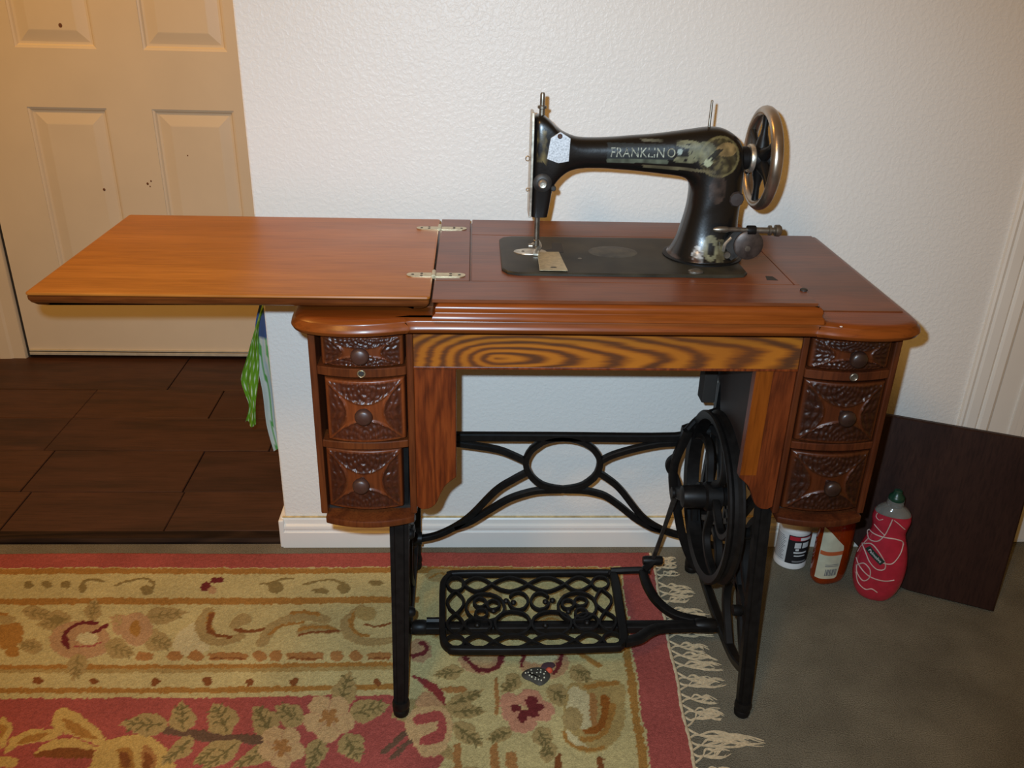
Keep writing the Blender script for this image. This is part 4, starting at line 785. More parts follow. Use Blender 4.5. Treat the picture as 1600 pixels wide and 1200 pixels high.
('s','green',[(.02,-.415),(.023,-.424)],0.0035),
('s','green',[(.02,-.415),(.027,-.412)],0.0035),
('s','green',[(.027,-.419),(.029,-.428)],0.0035),
('s','green',[(.027,-.419),(.034,-.415)],0.0035),
('s','green',[(.032,-.422),(.035,-.431)],0.0035),
('s','green',[(.032,-.422),(.04,-.418)],0.0035),
('s','brown',[(.038,-.618),(.036,-.655)],0.01),
('f','tan',[(-.036,-.611),(-.033,-.588),(-.043,-.584),(-.056,-.589),(-.062,-.591),(-.062,-.591),(-.061,-.599),(-.06,-.614),(-.053,-.623)],0),
('s','green',[(-.039,-.609),(-.058,-.594)],0.004),
('s','green',[(-.044,-.605),(-.043,-.593)],0.0035),
('s','green',[(-.044,-.605),(-.053,-.612)],0.0035),
('s','green',[(-.049,-.601),(-.048,-.589)],0.0035),
('s','green',[(-.049,-.601),(-.058,-.608)],0.0035),
('s','green',[(-.054,-.598),(-.052,-.585)],0.0035),
('s','green',[(-.054,-.598),(-.063,-.604)],0.0035),
('f','tan',[(-.207,-.128),(-.217,-.145),(-.242,-.152),(-.267,-.145),(-.278,-.128),(-.269,-.111),(-.243,-.104),(-.218,-.111)],0),
('s','gold',[(-.267,-.137),(-.243,-.121),(-.218,-.135)],0.006),
('f','tan',[(-.112,-.193),(-.122,-.209),(-.147,-.215),(-.171,-.208),(-.182,-.192),(-.171,-.176),(-.146,-.169),(-.122,-.176)],0),
('s','gold',[(-.171,-.201),(-.147,-.186),(-.123,-.199)],0.006),
('f','tan',[(-.013,-.129),(-.025,-.146),(-.05,-.153),(-.075,-.146),(-.085,-.129),(-.074,-.112),(-.048,-.105),(-.022,-.112)],0),
('s','gold',[(-.074,-.138),(-.049,-.122),(-.024,-.136)],0.006),
('f','tan',[(.077,-.194),(.065,-.21),(.039,-.216),(.015,-.21),(.007,-.194),(.018,-.177),(.044,-.171),(.068,-.178)],0),
('s','gold',[(.017,-.202),(.042,-.188),(.065,-.2)],0.006),
('f','tan',[(-.14,-.253),(-.15,-.268),(-.173,-.274),(-.197,-.267),(-.207,-.252),(-.198,-.237),(-.174,-.231),(-.149,-.237)],0),
('s','gold',[(-.197,-.26),(-.173,-.247),(-.15,-.259)],0.006),
('f','tan',[(.015,-.273),(.004,-.288),(-.02,-.294),(-.043,-.288),(-.052,-.273),(-.041,-.258),(-.017,-.252),(.007,-.258)],0),
('s','gold',[(-.042,-.281),(-.018,-.267),(.004,-.279)],0.006),
('f','tan',[(.102,-.303),(.091,-.317),(.066,-.323),(.044,-.316),(.036,-.302),(.047,-.287),(.071,-.282),(.094,-.288)],0),
('s','gold',[(.045,-.309),(.07,-.297),(.091,-.308)],0.006),
('f','tan',[(-.191,-.309),(-.2,-.323),(-.223,-.329),(-.246,-.323),(-.257,-.309),(-.248,-.294),(-.224,-.288),(-.201,-.295)],0),
('s','gold',[(-.246,-.316),(-.224,-.303),(-.201,-.315)],0.006),
]
# ------------------------------------------------------------------ rug
def vnoise(x, y, s, seed):
    r = np.random.default_rng(seed); T = r.random((257, 257)); xs, ys = x * s + 91.3, y * s + 57.7
    i, j = np.floor(xs).astype(int), np.floor(ys).astype(int); fx, fy = xs - i, ys - j; fx = fx * fx * (3 - 2 * fx); fy = fy * fy * (3 - 2 * fy)
    i %= 256; j %= 256
    return (T[i, j] * (1 - fx) + T[i + 1, j] * fx) * (1 - fy) + (T[i, j + 1] * (1 - fx) + T[i + 1, j + 1] * fx) * fy
RC = {k: np.array(lin(v)) for k, v in dict(cream=(194, 180, 126), lcream=(204, 192, 146), lcream2=(196, 166, 98), tan=(168, 146, 96), tan2=(174, 150, 94), pink=(166, 86, 78), gold=(166, 122, 62), ochre=(168, 122, 72), brown=(132, 82, 46), brown2=(150, 92, 40),
      olive=(140, 122, 76), olive2=(168, 146, 92), green=(118, 106, 66), stem=(108, 84, 66), maroon=(112, 48, 48), maroon2=(140, 62, 58), rose=(160, 82, 76), rose2=(168, 84, 76), rosetan=(182, 146, 106), flower=(198, 166, 118), flower2=(196, 142, 112)).items()}
RH = 0.009; STEP = 0.0025
xr = lambda y: 0.228 + 0.057 * y
ss = np.arange(0, 1.62, STEP); tt = np.arange(0, 0.98, STEP)
SG, TG = np.meshgrid(ss, tt); YG = -0.047 - TG - 0.004 * np.sin(SG * 9) * 0.4; XG = xr(YG) - SG + 0.0015 * np.sin(YG * 40)
JX = XG + (vnoise(XG, YG, 210, 1) - .5) * .0048 + (vnoise(XG, YG, 55, 2) - .5) * .003; JY = YG + (vnoise(XG, YG, 210, 3) - .5) * .0048 + (vnoise(XG, YG, 55, 4) - .5) * .003
JS = SG + (JX - XG); JT = TG - (JY - YG)
C3 = np.empty(XG.shape + (3,)); C3[:] = RC['pink']
def put(mask, c): C3[mask] = RC[c]
corner = (JS < 0.50)
border = (JS > 0.072) & (JT > 0.050) & ((JT < 0.424) | corner)
put(border, 'cream')
for a, b in ((0.053, 0.072), (0.151, 0.171), (0.341, 0.352), (0.399, 0.412)): put((JT > a) & (JT < b) & (JS > 0.50 if a > 0.1 else JS > 0.074), 'gold')
put((JS > 0.076) & (JS < 0.091) & (JT > 0.055), 'gold')
put((JT > 0.352) & (JT < 0.362) & (JS > 0.50), 'olive2')
# the red field's corner
def inpoly(P, x, y):
    ins = np.zeros(x.shape, bool); n = len(P)
    for i in range(n):
        x0, y0 = P[i]; x1, y1 = P[(i + 1) % n]
        if y0 == y1: continue
        c = ((y0 > y) != (y1 > y)) & (x < (x1 - x0) * (y - y0) / (y1 - y0) + x0); ins ^= c
    return ins
put(inpoly([(-0.34, -0.45), (-0.30, -0.50), (-0.25, -0.545), (-0.21, -0.60), (-0.25, -0.66), (-0.30, -0.78), (-0.32, -1.1), (-0.6, -1.1), (-0.6, -0.47)], JX, JY) & (JT > 0.424), 'pink')
HG = np.full(XG.shape, RH)
def paint(kind, col, pts, w):
    c = RC[col]
    if kind == 'f': P = np.array(cr(pts, 5, True))
    else: P = np.array(cr(pts, 5))
    pad = 0.006 + w; x0, y0 = P.min(0) - pad; x1, y1 = P.max(0) + pad
    m = (XG > x0) & (XG < x1) & (YG > y0) & (YG < y1)
    if not m.any(): return
    x, y = JX[m], JY[m]
    if kind == 'f': hit = inpoly(P, x, y)
    else:
        d = np.full(x.shape, 9.0)
        for a, b in zip(P[:-1], P[1:]):
            ab = b - a; t = np.clip(((x - a[0]) * ab[0] + (y - a[1]) * ab[1]) / (ab @ ab + 1e-12), 0, 1); d = np.minimum(d, np.hypot(x - a[0] - t * ab[0], y - a[1] - t * ab[1]))
        hit = d < w * 0.5
    q = C3[m]; q[hit] = c; C3[m] = q
    h = HG[m]; h[hit] = RH + 0.0008; HG[m] = h
for sh in RUG_SHAPES: paint(*sh)
# the same border and field motifs carry on where only a step aside would show them
for sh in RUG_SHAPES:
    P = np.array(sh[2]); cx, cy = P.mean(0)
    if cx < -0.42 and cy > -0.43: paint(sh[0], sh[1], [tuple(p) for p in P + np.array([-0.62, 0.004])] if cx - 0.62 < -1.13 else sh[2], sh[3])
    if cx > -0.30 and -0.62 < cy < -0.24: paint(sh[0], sh[1], [(p[0] - 0.012, p[1] - 0.40) for p in sh[2]], sh[3])
    if cx < -0.30 and cy < -0.44: paint(sh[0], sh[1], [(-1.33 - p[0], -1.30 - p[1]) for p in sh[2]], sh[3])
wear = vnoise(XG, YG, 14, 5)[..., None] * 0.22 + 0.87 + (vnoise(XG, YG, 330, 6)[..., None] - 0.5) * 0.30
C3 = np.clip(C3 * wear, 0, 1)
ZG = HG + (vnoise(XG, YG, 300, 8) - .5) * 0.0010
nt, ns = XG.shape
V = np.stack([XG, YG, ZG], -1).reshape(-1, 3)
idx = np.arange(nt * ns).reshape(nt, ns)
Fq = np.stack([idx[:-1, :-1], idx[1:, :-1], idx[1:, 1:], idx[:-1, 1:]], -1).reshape(-1, 4)
rim = np.concatenate([idx[0, :], idx[1:, -1], idx[-1, -2::-1], idx[-2:0:-1, 0]])
nb = len(V); V2 = V[rim].copy(); V2[:, 2] = 0.0005; Vall = np.concatenate([V, V2]); m_ = len(rim)
Fs = np.array([(rim[i], nb + i, nb + (i + 1) % m_, rim[(i + 1) % m_]) for i in range(m_)])
Fall = np.concatenate([Fq, Fs[:, ::-1]])
me = bpy.data.meshes.new('rug'); rug = bpy.data.objects.new('rug', me); COL.objects.link(rug)
ro = Vector((-0.55, -0.53, 0.0)); rug.location = ro; ORG[rug.name] = ro
me.vertices.add(len(Vall)); me.vertices.foreach_set('co', (Vall - np.array(ro)).astype(np.float32).ravel())
me.loops.add(Fall.size); me.loops.foreach_set('vertex_index', Fall.astype(np.int32).ravel())
me.polygons.add(len(Fall)); me.polygons.foreach_set('loop_start', np.arange(0, Fall.size, 4, dtype=np.int32)); me.polygons.foreach_set('use_smooth', np.ones(len(Fall), bool))
me.update(calc_edges=True); me.validate(); me.materials.append(m_wool)
col_attr(rug, np.concatenate([C3.reshape(-1, 3), C3.reshape(-1, 3)[rim]]))
tag(rug, 'fringed floral wool rug in cream, rose and gold', 'rug')
G().tube([(xr(y) + 0.001 + 0.0015 * math.sin(y * 40), y, 0.006 + 0.001 * math.sin(y * 210)) for y in np.arange(-0.05, -1.02, -0.01)], 0.0042, 7).build('selvage', m_fringe, rug, smooth=60)
fr = random.Random(3)
def tassel(y, ln, ang, strands):
    g = G(); x0 = xr(y) + 0.003; dx, dy = math.cos(ang), math.sin(ang); kx, ky = x0 + 0.018, y + 0.018 * dy
    for s in (-1, 1):
        g.tube(cr([(x0, y + s * 0.011, 0.006), (x0 + 0.009, y + s * 0.004, 0.0055), (kx, ky, 0.005)], 4), 0.0019, 5)
    nb = 4
    for i in range(strands):
        b = i % nb; l = ln * (0.72 + 0.28 * fr.random()) * (1.0, 0.85, 1.05, 0.7)[b]; w = (b - 1.5) * 0.0042 + fr.uniform(-0.0012, 0.0012); z = fr.uniform(0.0025, 0.0065); ph = b * 1.9 + fr.uniform(-0.5, 0.5); A = 0.0035 + 0.0015 * b; fz = fr.uniform(-1, 1)
        P = []
        for k in range(14):
            t = k / 13; off = w * min(1, t * 3.5) * (1 + 0.5 * t) + A * math.sin(ph + t * 6.5) * t + fz * 0.006 * max(0, t - 0.55)
            P.append((kx + dx * l * t - dy * off, ky + dy * l * t + dx * off, 0.004 + (z - 0.003) * t * (0.6 + 0.4 * math.sin(ph + t * 5))))
        g.tube(P, [0.0010] * 13 + [0.0005], 4)
    return g.build('tassel', m_fringe, rug, smooth=60)
y = -0.075; i = 0
while y > -1.01:
    ln = fr.uniform(0.045, 0.085); ang = fr.uniform(-0.20, 0.42)
    if i in (1, 2): ln, ang = 0.085, 0.35
    if abs(y + 0.566) < 0.014: ln, ang = 0.112, -0.12
    for fy in (-0.104, -0.516):
        if abs(y - fy) < (0.052 if fy > -0.3 else 0.036): ln = min(ln, 0.036 if fy > -0.3 else 0.055)
    tassel(y, ln, ang, 20 if ln < 0.1 else 34); y -= fr.uniform(0.022, 0.030); i += 1

# small spotted scrap lying on the rug
root = empty('spotted_scrap', (-0.053, -0.428, RH)); tag(root, 'small black scrap with white dots and a red bit lying on the rug', 'scrap')
g = G(); prof = [(-0.030, 0.004), (-0.018, 0.016), (0.002, 0.020), (0.016, 0.012), (0.021, -0.002), (0.012, -0.018), (0.000, -0.024), (-0.014, -0.014), (-0.027, -0.006)]
g.stack([(-0.053 + a, -0.428 + b) for a, b in cr(prof, 4, True)], [(0.0, RH + 0.0012), (-0.001, RH + 0.003), (0.002, RH + 0.006), (0.007, RH + 0.0085), (0.012, RH + 0.0090)]).build('body', plain('black_print', (0.035, 0.034, 0.026), 0.7), root, smooth=60)
fd = random.Random(5); md = plain('white_dot', (0.62, 0.62, 0.48), 0.7)
pl = [(-0.024, 0.001), (-0.019, 0.002), (-0.013, 0.008), (-0.012, 0.000), (-0.003, 0.001), (0.004, 0.002), (-0.001, 0.009), (0.005, 0.008), (0.010, -0.002), (-0.017, -0.005), (-0.013, -0.009), (-0.006, -0.011), (-0.007, -0.015), (-0.001, -0.016), (0.004, -0.018), (0.010, -0.011), (0.001, -0.008), (0.013, 0.004)]
for a, b in pl:
    r = fd.uniform(0.0011, 0.0019); G().lathe([(r, 0.0), (r * 0.8, 0.0011)], (-0.053 + a, -0.428 + b, RH + 0.0082), 'z', 8).build('dot', md, root, smooth=0)
G().lathe([(0.006, 0.0), (0.0065, 0.003), (0.004, 0.0075), (0.001, 0.009)], (-0.053 + 0.021, -0.428 + 0.012, RH + 0.0012), 'z', 10, 1.1, 0.9).build('red_bit', plain('red_felt', (0.50, 0.07, 0.03), 0.7), root, smooth=60)
G().stack([(-0.053 + a, -0.428 + b) for a, b in cr([(0.006, 0.020), (0.022, 0.018), (0.034, 0.026), (0.028, 0.034), (0.012, 0.032)], 4, True)], [(0, RH + 0.0012), (0.001, RH + 0.004), (0.003, RH + 0.0045)]).build('flap', plain('dark_flap', (0.045, 0.018, 0.025), 0.8), root, smooth=40)

# ------------------------------------------------------------------ dark board leaning at the right
P0 = Vector((0.744, -0.172, 0.0)); bd = Vector((0.908, -0.420, 0)).normalized(); bn = Vector((0.420, 0.908, 0)).normalized(); le = R(8)
bu = Vector((0, 0, 1)) * math.cos(le) + bn * math.sin(le); bo = bd.cross(bu).normalized()
outl = [(0.187, 0.0), (0.020, 0.0), (-0.012, 0.006), (-0.05, 0.035), (-0.125, 0.098), (-0.175, 0.14), (-0.215, 0.19), (-0.225, 0.23), (-0.225, 0.378), (0.178, 0.384), (0.185, 0.380), (0.187, 0.37)]
th = 0.016; n = len(outl); V = []
for d, off in ((0.003, 0.0), (0.0, 0.003), (0.0, th - 0.003), (0.003, th)):
    cx = sum(p[0] for p in outl) / n; cy = sum(p[1] for p in outl) / n
    for s, h in outl:
        k = 1 - d / 0.2; V.append(P0 + bd * (cx + (s - cx) * k) + bu * (cy + (h - cy) * k + 0.0015) - bo * off + Vector((0, 0, 0.003)))
F = [tuple(range(n)), tuple(range(4 * n - 1, 3 * n - 1, -1))] + [(j * n + i, (j + 1) * n + i, (j + 1) * n + (i + 1) % n, j * n + (i + 1) % n) for j in range(3) for i in range(n)]
o = G().add(V, F).build('wooden_board', m_board, None, smooth=30); tag(o, 'dark mahogany board leaning behind the bottles at the right', 'board')

# ------------------------------------------------------------------ bottles on the carpet
def text_mesh(s, size, extrude=0.0002, font_shear=0.0):
    cu = bpy.data.curves.new('lettering', 'FONT'); cu.body = s; cu.size = size; cu.extrude = extrude; cu.align_x = 'CENTER'; cu.align_y = 'CENTER'; cu.shear = font_shear; cu.resolution_u = 2
    ob = bpy.data.objects.new('lettering', cu); COL.objects.link(ob); dg = bpy.context.evaluated_depsgraph_get(); dg.update()
    me = bpy.data.meshes.new_from_object(ob.evaluated_get(dg)); V = [tuple(v.co) for v in me.vertices]; F = [tuple(p.vertices) for p in me.polygons]
    bpy.data.objects.remove(ob); bpy.data.curves.remove(cu); bpy.data.meshes.remove(me); return V, F
def shell(c, rad, a0, a1, z0, z1, off=0.0006, n=14, nz=4, rz=None, sy=1.0):
    """a label patch hugging a bottle; angle 0 faces -y, positive to +x."""
    g = G(); V = []; F = []
    for i in range(nz + 1):
        z = z0 + (z1 - z0) * i / nz; r = (rz(z) if rz else rad) + off
        for k in range(n + 1):
            a = a0 + (a1 - a0) * k / n; V.append((c[0] + r * math.sin(a), c[1] - r * sy * math.cos(a), c[2] + z))
    for i in range(nz):
        for k in range(n): F.append((i * (n + 1) + k, i * (n + 1) + k + 1, (i + 1) * (n + 1) + k + 1, (i + 1) * (n + 1) + k))
    return g.add(V, F)
c = (0.539, -0.068, 0.0); rw = 0.0355
wb = empty('pill_bottle', c); tag(wb, 'white plastic bottle with black and red label under the right drawers', 'bottle')
m_white = plain('white_plastic', (0.74, 0.72, 0.68), 0.35, vary=0.03)
G().lathe([(rw - 0.004, 0.0), (rw, 0.004), (rw, 0.014), (rw - 0.0012, 0.017), (rw - 0.0012, 0.092), (rw, 0.095), (rw - 0.001, 0.104), (rw - 0.006, 0.113), (0.028, 0.117), (0.028, 0.121)], c, n=40).build('body', m_white, wb, smooth=40)
G().lathe([(0.0295, 0.119), (0.0305, 0.122), (0.0305, 0.138), (0.029, 0.141), (0.0, 0.1412)], c, n=40).build('cap', m_white, wb, smooth=40)
m_lblk = plain('label_black', (0.016, 0.016, 0.018), 0.4); m_lred = plain('label_red', (0.42, 0.02, 0.03), 0.4); m_lgrey = plain('label_print_grey', (0.20, 0.20, 0.20), 0.5); m_lwht = plain('label_white', (0.62, 0.62, 0.60), 0.45)
rb = rw - 0.0012
shell(c, rb, R(-40), R(140), 0.018, 0.091).build('label_black_panel', m_lblk, wb, smooth=60)
shell(c, rb, R(-130), R(-40), 0.018, 0.091).build('label_white_panel', m_lwht, wb, smooth=60)
shell(c, rb, R(-36), R(110), 0.079, 0.089, 0.0010).build('label_red_band', m_lred, wb, smooth=60)
shell(c, rb, R(2), R(46), 0.0805, 0.0875, 0.0014).build('label_title', m_lwht, wb, smooth=60)
for i in range(15): shell(c, rb, R(-98), R(-47 - (i * 7) % 11), 0.024 + i * 0.0042, 0.0258 + i * 0.0042, 0.0010, nz=1).build('print_line', m_lgrey, wb, smooth=60)
for a0, a1, z0, z1 in ((5, 28, 0.060, 0.074), (33, 60, 0.060, 0.074), (10, 22, 0.053, 0.058), (5, 55, 0.046, 0.050), (8, 50, 0.038, 0.041), (5, 60, 0.022, 0.026)): shell(c, rb, R(a0 - 20), R(a1 - 20), z0, z1, 0.0010, nz=1).build('print_block', m_lwht if z0 > 0.03 else m_lgrey, wb, smooth=60)

def oval_bottle(name, c, rows, mat, rot, label):
    """rows: (z, half width, half depth, x offset)."""
    rt = empty(name, c); tag(rt, label, 'bottle'); return rt
def loft(rows, c, n=36, p=2.4, rot=0.0):
    V = []; F = []; ca, sa = math.cos(rot), math.sin(rot)
    for z, w, d, ox in rows:
        for k in range(n):
            a = 2 * math.pi * k / n; u = math.copysign(abs(math.cos(a)) ** (2 / p), math.cos(a)) * w + ox; v = math.copysign(abs(math.sin(a)) ** (2 / p), math.sin(a)) * d
            V.append((c[0] + u * ca - v * sa, c[1] + u * sa + v * ca, c[2] + z))
    m = len(rows)
    F = [(i * n + k, i * n + (k + 1) % n, (i + 1) * n + (k + 1) % n, (i + 1) * n + k) for i in range(m - 1) for k in range(n)] + [tuple(range(n))[::-1], tuple((m - 1) * n + k for k in range(n))]
    return G().add(V, F)
def liquid(name, c, rough=0.08, trans=0.55):
    m = M(name); n = m.noise(m.coord(), 60, 2); m.set(Base__Color=m.ramp(n, [(0.3, tuple(x * 0.8 for x in c)), (0.7, c)]), Roughness=rough, Transmission__Weight=trans, IOR=1.38, Coat__Weight=0.6, Coat__Roughness=0.05); return m.m
m_amber = liquid('amber_soap', (0.50, 0.06, 0.004)); m_pinkliq = liquid('pink_soap', (0.58, 0.032, 0.060), 0.07, 0.30); m_clear = liquid('clear_plastic', (0.50, 0.52, 0.48), 0.12, 0.75)
c = (0.600, -0.132, 0.0); rot = R(14)
ab = empty('amber_bottle', c); tag(ab, 'amber soap bottle with cream label beside the white bottle', 'bottle')
arow = cr([(0.0, 0.026, 0.016, 0), (0.004, 0.034, 0.021, 0), (0.02, 0.0385, 0.024, 0), (0.06, 0.040, 0.025, 0), (0.12, 0.040, 0.025, 0), (0.165, 0.037, 0.024, 0), (0.19, 0.029, 0.021, 0), (0.205, 0.018, 0.016, 0), (0.22, 0.013, 0.013, 0)], 4)
loft(arow, c, rot=rot, p=2.6).build('body', m_amber, ab, smooth=60)
loft([(0.2195, 0.0145, 0.0145, 0), (0.236, 0.0145, 0.0145, 0), (0.238, 0.012, 0.012, 0), (0.25, 0.008, 0.008, 0)], c, rot=rot, p=2.0).build('cap', m_white, ab, smooth=40)
def on_oval(u, z, off, hw=0.040, hd=0.025, p=2.6):
    u = max(-0.999, min(0.999, u / hw)); return -hd * (1 - abs(u) ** p) ** (1 / p) - off
def patch(poly_rows, c, rot, off, hw, hd, p, n=12):
    """poly_rows: (z, u0, u1) in bottle coordinates, front side."""
    V = []; F = []; ca, sa = math.cos(rot), math.sin(rot)
    for z, u0, u1 in poly_rows:
        for k in range(n + 1):
            u = u0 + (u1 - u0) * k / n; w, d = (hw(z), hd(z)) if callable(hw) else (hw, hd); v = on_oval(u, z, off, w, d, p); V.append((c[0] + u * ca - v * sa, c[1] + u * sa + v * ca, c[2] + z))
    for i in range(len(poly_rows) - 1):
        for k in range(n): F.append((i * (n + 1) + k, i * (n + 1) + k + 1, (i + 1) * (n + 1) + k + 1, (i + 1) * (n + 1) + k))
    return G().add(V, F)
m_lcream = plain('label_cream', (0.52, 0.50, 0.36), 0.5); m_lor = plain('label_orange', (0.46, 0.10, 0.03), 0.5); m_bar = plain('barcode_ink', (0.10, 0.10, 0.12), 0.6)
patch([(z, -0.0395, u1 - 0.011) for z, u1 in ((0.022, 0.010), (0.026, 0.014), (0.05, 0.016), (0.075, 0.017), (0.098, 0.018), (0.106, 0.016), (0.122, 0.000), (0.140, -0.016), (0.150, -0.027))], c, rot, 0.0008, 0.0405, 0.0253, 2.6).build('label', m_lcream, ab, smooth=60)
patch([(0.083, -0.039, 0.006), (0.088, -0.039, 0.0062), (0.093, -0.039, 0.0064)], c, rot, 0.0014, 0.0405, 0.0253, 2.6).build('label_band', m_lor, ab, smooth=60)
for i in range(9): patch([(0.030, -0.026 + i * 0.003, -0.0245 + i * 0.003 + 0.0006 * (i % 2)), (0.047, -0.026 + i * 0.003, -0.0245 + i * 0.003 + 0.0006 * (i % 2))], c, rot, 0.0014, 0.0405, 0.0253, 2.6, 2).build('barcode_bar', m_bar, ab, smooth=0)
for z in (0.054, 0.058): patch([(z, -0.028, 0.002), (z + 0.0014, -0.028, 0.002)], c, rot, 0.0014, 0.0405, 0.0253, 2.6).build('print_line', m_bar, ab, smooth=0)

c = (0.681, -0.188, 0.0); rot = R(-22)
pb = empty('dish_soap_bottle', c); tag(pb, 'pink dish soap bottle with white swirls and green cap', 'bottle')
PR = [(0.0, 0.024, 0.016), (0.004, 0.032, 0.022), (0.02, 0.042, 0.027), (0.045, 0.049, 0.030), (0.075, 0.0515, 0.031), (0.105, 0.0495, 0.030), (0.135, 0.043, 0.027), (0.155, 0.0365, 0.024), (0.168, 0.0335, 0.0225), (0.180, 0.0345, 0.023), (0.197, 0.0375, 0.024), (0.212, 0.0355, 0.023)]
fw = lambda z: float(np.interp(z, [r[0] for r in PR], [r[1] for r in PR])); fdp = lambda z: float(np.interp(z, [r[0] for r in PR], [r[2] for r in PR]))
rows = [(*p, 0) for p in cr(PR, 4)]
loft(rows, c, rot=rot, p=2.2).build('body', m_pinkliq, pb, smooth=60)
loft([(*p, 0) for p in cr([(0.2122, 0.0352, 0.0228), (0.222, 0.029, 0.020), (0.229, 0.019, 0.016), (0.234, 0.0165, 0.0155), (0.244, 0.016, 0.015)], 3)], c, rot=rot, p=2.1).build('neck', m_clear, pb, smooth=60)
loft([(0.2435, 0.0155, 0.0155, 0), (0.250, 0.0155, 0.0155, 0), (0.253, 0.0135, 0.0135, 0), (0.258, 0.009, 0.009, 0), (0.264, 0.008, 0.008, 0), (0.265, 0.006, 0.006, 0)], c, rot=rot, p=2.0).build('cap', plain('green_cap', (0.004, 0.038, 0.020), 0.35), pb, smooth=40)
ca, sa = math.cos(rot), math.sin(rot)
def pp(u, z, off=0.0006):
    v = on_oval(u, z, off, fw(z), fdp(z), 2.2); return (c[0] + u * ca - v * sa, c[1] + u * sa + v * ca, z)
m_swirl = plain('white_swirl', (0.52, 0.38, 0.33), 0.5)
SW = [[(-0.030, 0.211), (-0.031, 0.203), (-0.025, 0.199), (-0.018, 0.204)], [(-0.001, 0.209), (-0.004, 0.188), (-0.008, 0.168), (-0.018, 0.151), (-0.034, 0.147), (-0.039, 0.157), (-0.034, 0.162), (-0.010, 0.163), (0.012, 0.164), (0.026, 0.160)],
      [(-0.031, 0.183), (-0.020, 0.176), (-0.008, 0.168)], [(0.002, 0.208), (0.014, 0.200), (0.027, 0.188)],
      [(-0.044, 0.128), (-0.030, 0.140), (-0.015, 0.132), (0.004, 0.108), (0.006, 0.092), (-0.008, 0.088), (-0.024, 0.100), (-0.036, 0.118), (-0.044, 0.128)],
      [(0.0, 0.106), (0.018, 0.108), (0.029, 0.130), (0.031, 0.152), (0.026, 0.160)], [(-0.046, 0.078), (-0.034, 0.092), (-0.020, 0.082), (-0.018, 0.062), (-0.028, 0.050), (-0.042, 0.062), (-0.046, 0.078)],
      [(-0.049, 0.092), (-0.040, 0.080), (-0.018, 0.066), (0.010, 0.063), (0.030, 0.068)], [(-0.044, 0.062), (-0.036, 0.040), (-0.020, 0.030), (-0.008, 0.036), (0.004, 0.030)], [(-0.049, 0.105), (-0.044, 0.125), (-0.036, 0.146)]]
for L in SW: G().tube([pp(u, z) for u, z in cr(L, 6)], 0.0013 if len(L) > 4 else 0.0009, 6).build('swirl', m_swirl, pb, smooth=60)
# little slanted label with lettering
V, F = text_mesh('Palmolive', 0.0088)
sl = R(-36); lc = (-0.017, 0.118)
g = G(); pv = []
for k in range(9):
    for s in (-1, 1):
        a = -0.021 + 0.042 * k / 8; b = s * 0.0065; pv.append(pp(lc[0] + a * math.cos(sl) - b * math.sin(sl), lc[1] + a * math.sin(sl) + b * math.cos(sl), 0.0022))
g.add(pv, [(2 * k, 2 * k + 2, 2 * k + 3, 2 * k + 1) for k in range(8)]).build('label', plain('label_green', (0.012, 0.030, 0.022), 0.4), pb, smooth=60)
g = G().add([pp(lc[0] + x * math.cos(sl) - y * math.sin(sl), lc[1] + x * math.sin(sl) + y * math.cos(sl), 0.0028 + z) for x, y, z in V], F); g.build('label_lettering', m_lwht, pb, smooth=0)
# ------------------------------------------------------------------ treadle sewing table
tb = empty('treadle_table', (0.02, -0.31, 0.0)); tag(tb, 'oak treadle sewing table with open leaf, carved drawers and black iron base', 'sewing table')
# lower top: serpentine front
front = [(-0.436, -0.478), (-0.432, -0.512), (-0.412, -0.533), (-0.375, -0.5435), (-0.335, -0.5445), (-0.300, -0.5385), (-0.270, -0.530), (-0.235, -0.527), (0.02, -0.527), (0.275, -0.527), (0.310, -0.530), (0.340, -0.5385), (0.375, -0.5445), (0.415, -0.5435), (0.448, -0.533), (0.466, -0.512), (0.470, -0.478)]
outl = [tuple(p) for p in cr(front, 5)] + [(0.470, -0.082), (0.462, -0.074), (-0.428, -0.074), (-0.436, -0.082)]
G().stack(outl, [(0.020, 0.7315), (0.010, 0.7335), (0.003, 0.737), (0.000, 0.7425), (0.0015, 0.748), (0.006, 0.7515), (0.0065, 0.7535), (0.012, 0.7565), (0.018, 0.7572)]).build('tabletop', m_mould, tb, smooth=40)
G().stack([(-0.415, -0.478), (0.452, -0.478), (0.452, -0.085), (-0.415, -0.085)], [(0, 0.7574), (0.001, 0.7585), (0.005, 0.7588)]).build('tabletop_board', m_top, tb, smooth=30)
# raised bed frame with moulded edge
RX0, RX1, RY0, RY1 = -0.2360, 0.3180, -0.5320, -0.1000
rect = [(RX0, RY0), (RX1, RY0), (RX1, RY1), (RX0, RY1)]
G().stack([(RX0, RY0), (RX1 - 0.004, RY0), (RX1, RY0 + 0.004), (RX1, RY1), (RX0, RY1)], [(0.0, 0.7576), (0.0, 0.760), (0.002, 0.7645), (0.005, 0.7670), (0.0055, 0.7695), (0.0045, 0.7725), (0.006, 0.7770), (0.010, 0.7795), (0.012, 0.7800)]).build('raised_frame', m_mould, tb, smooth=40)
x0, x1, y0, y1 = RX0 + 0.0005, RX1 - 0.012, RY0 + 0.012, RY1 - 0.004
for nm, a in (('front_rail', (x0, x1, y0, -0.4412)), ('left_rail', (x0, -0.1846, -0.4404, y1)), ('back_board', (-0.1812, 0.2970, -0.1998, y1)), ('bed_board', (-0.1812, 0.2970, -0.4404, -0.2012)), ('right_rail', (0.2984, x1, -0.4404, y1))):
    G().box(*a, 0.7801, 0.7850).build(nm, m_top, tb, smooth=0, bevel=0.0006, seg=1)
G().prism([(0.262, -0.421), (0.279, -0.422), (0.276, -0.404), (0.2655, -0.402)], 0.7850, 0.7853, 'xy').build('belt_slot', m_gap, tb, smooth=0)  # dark plate on the board in place of a shaded slot
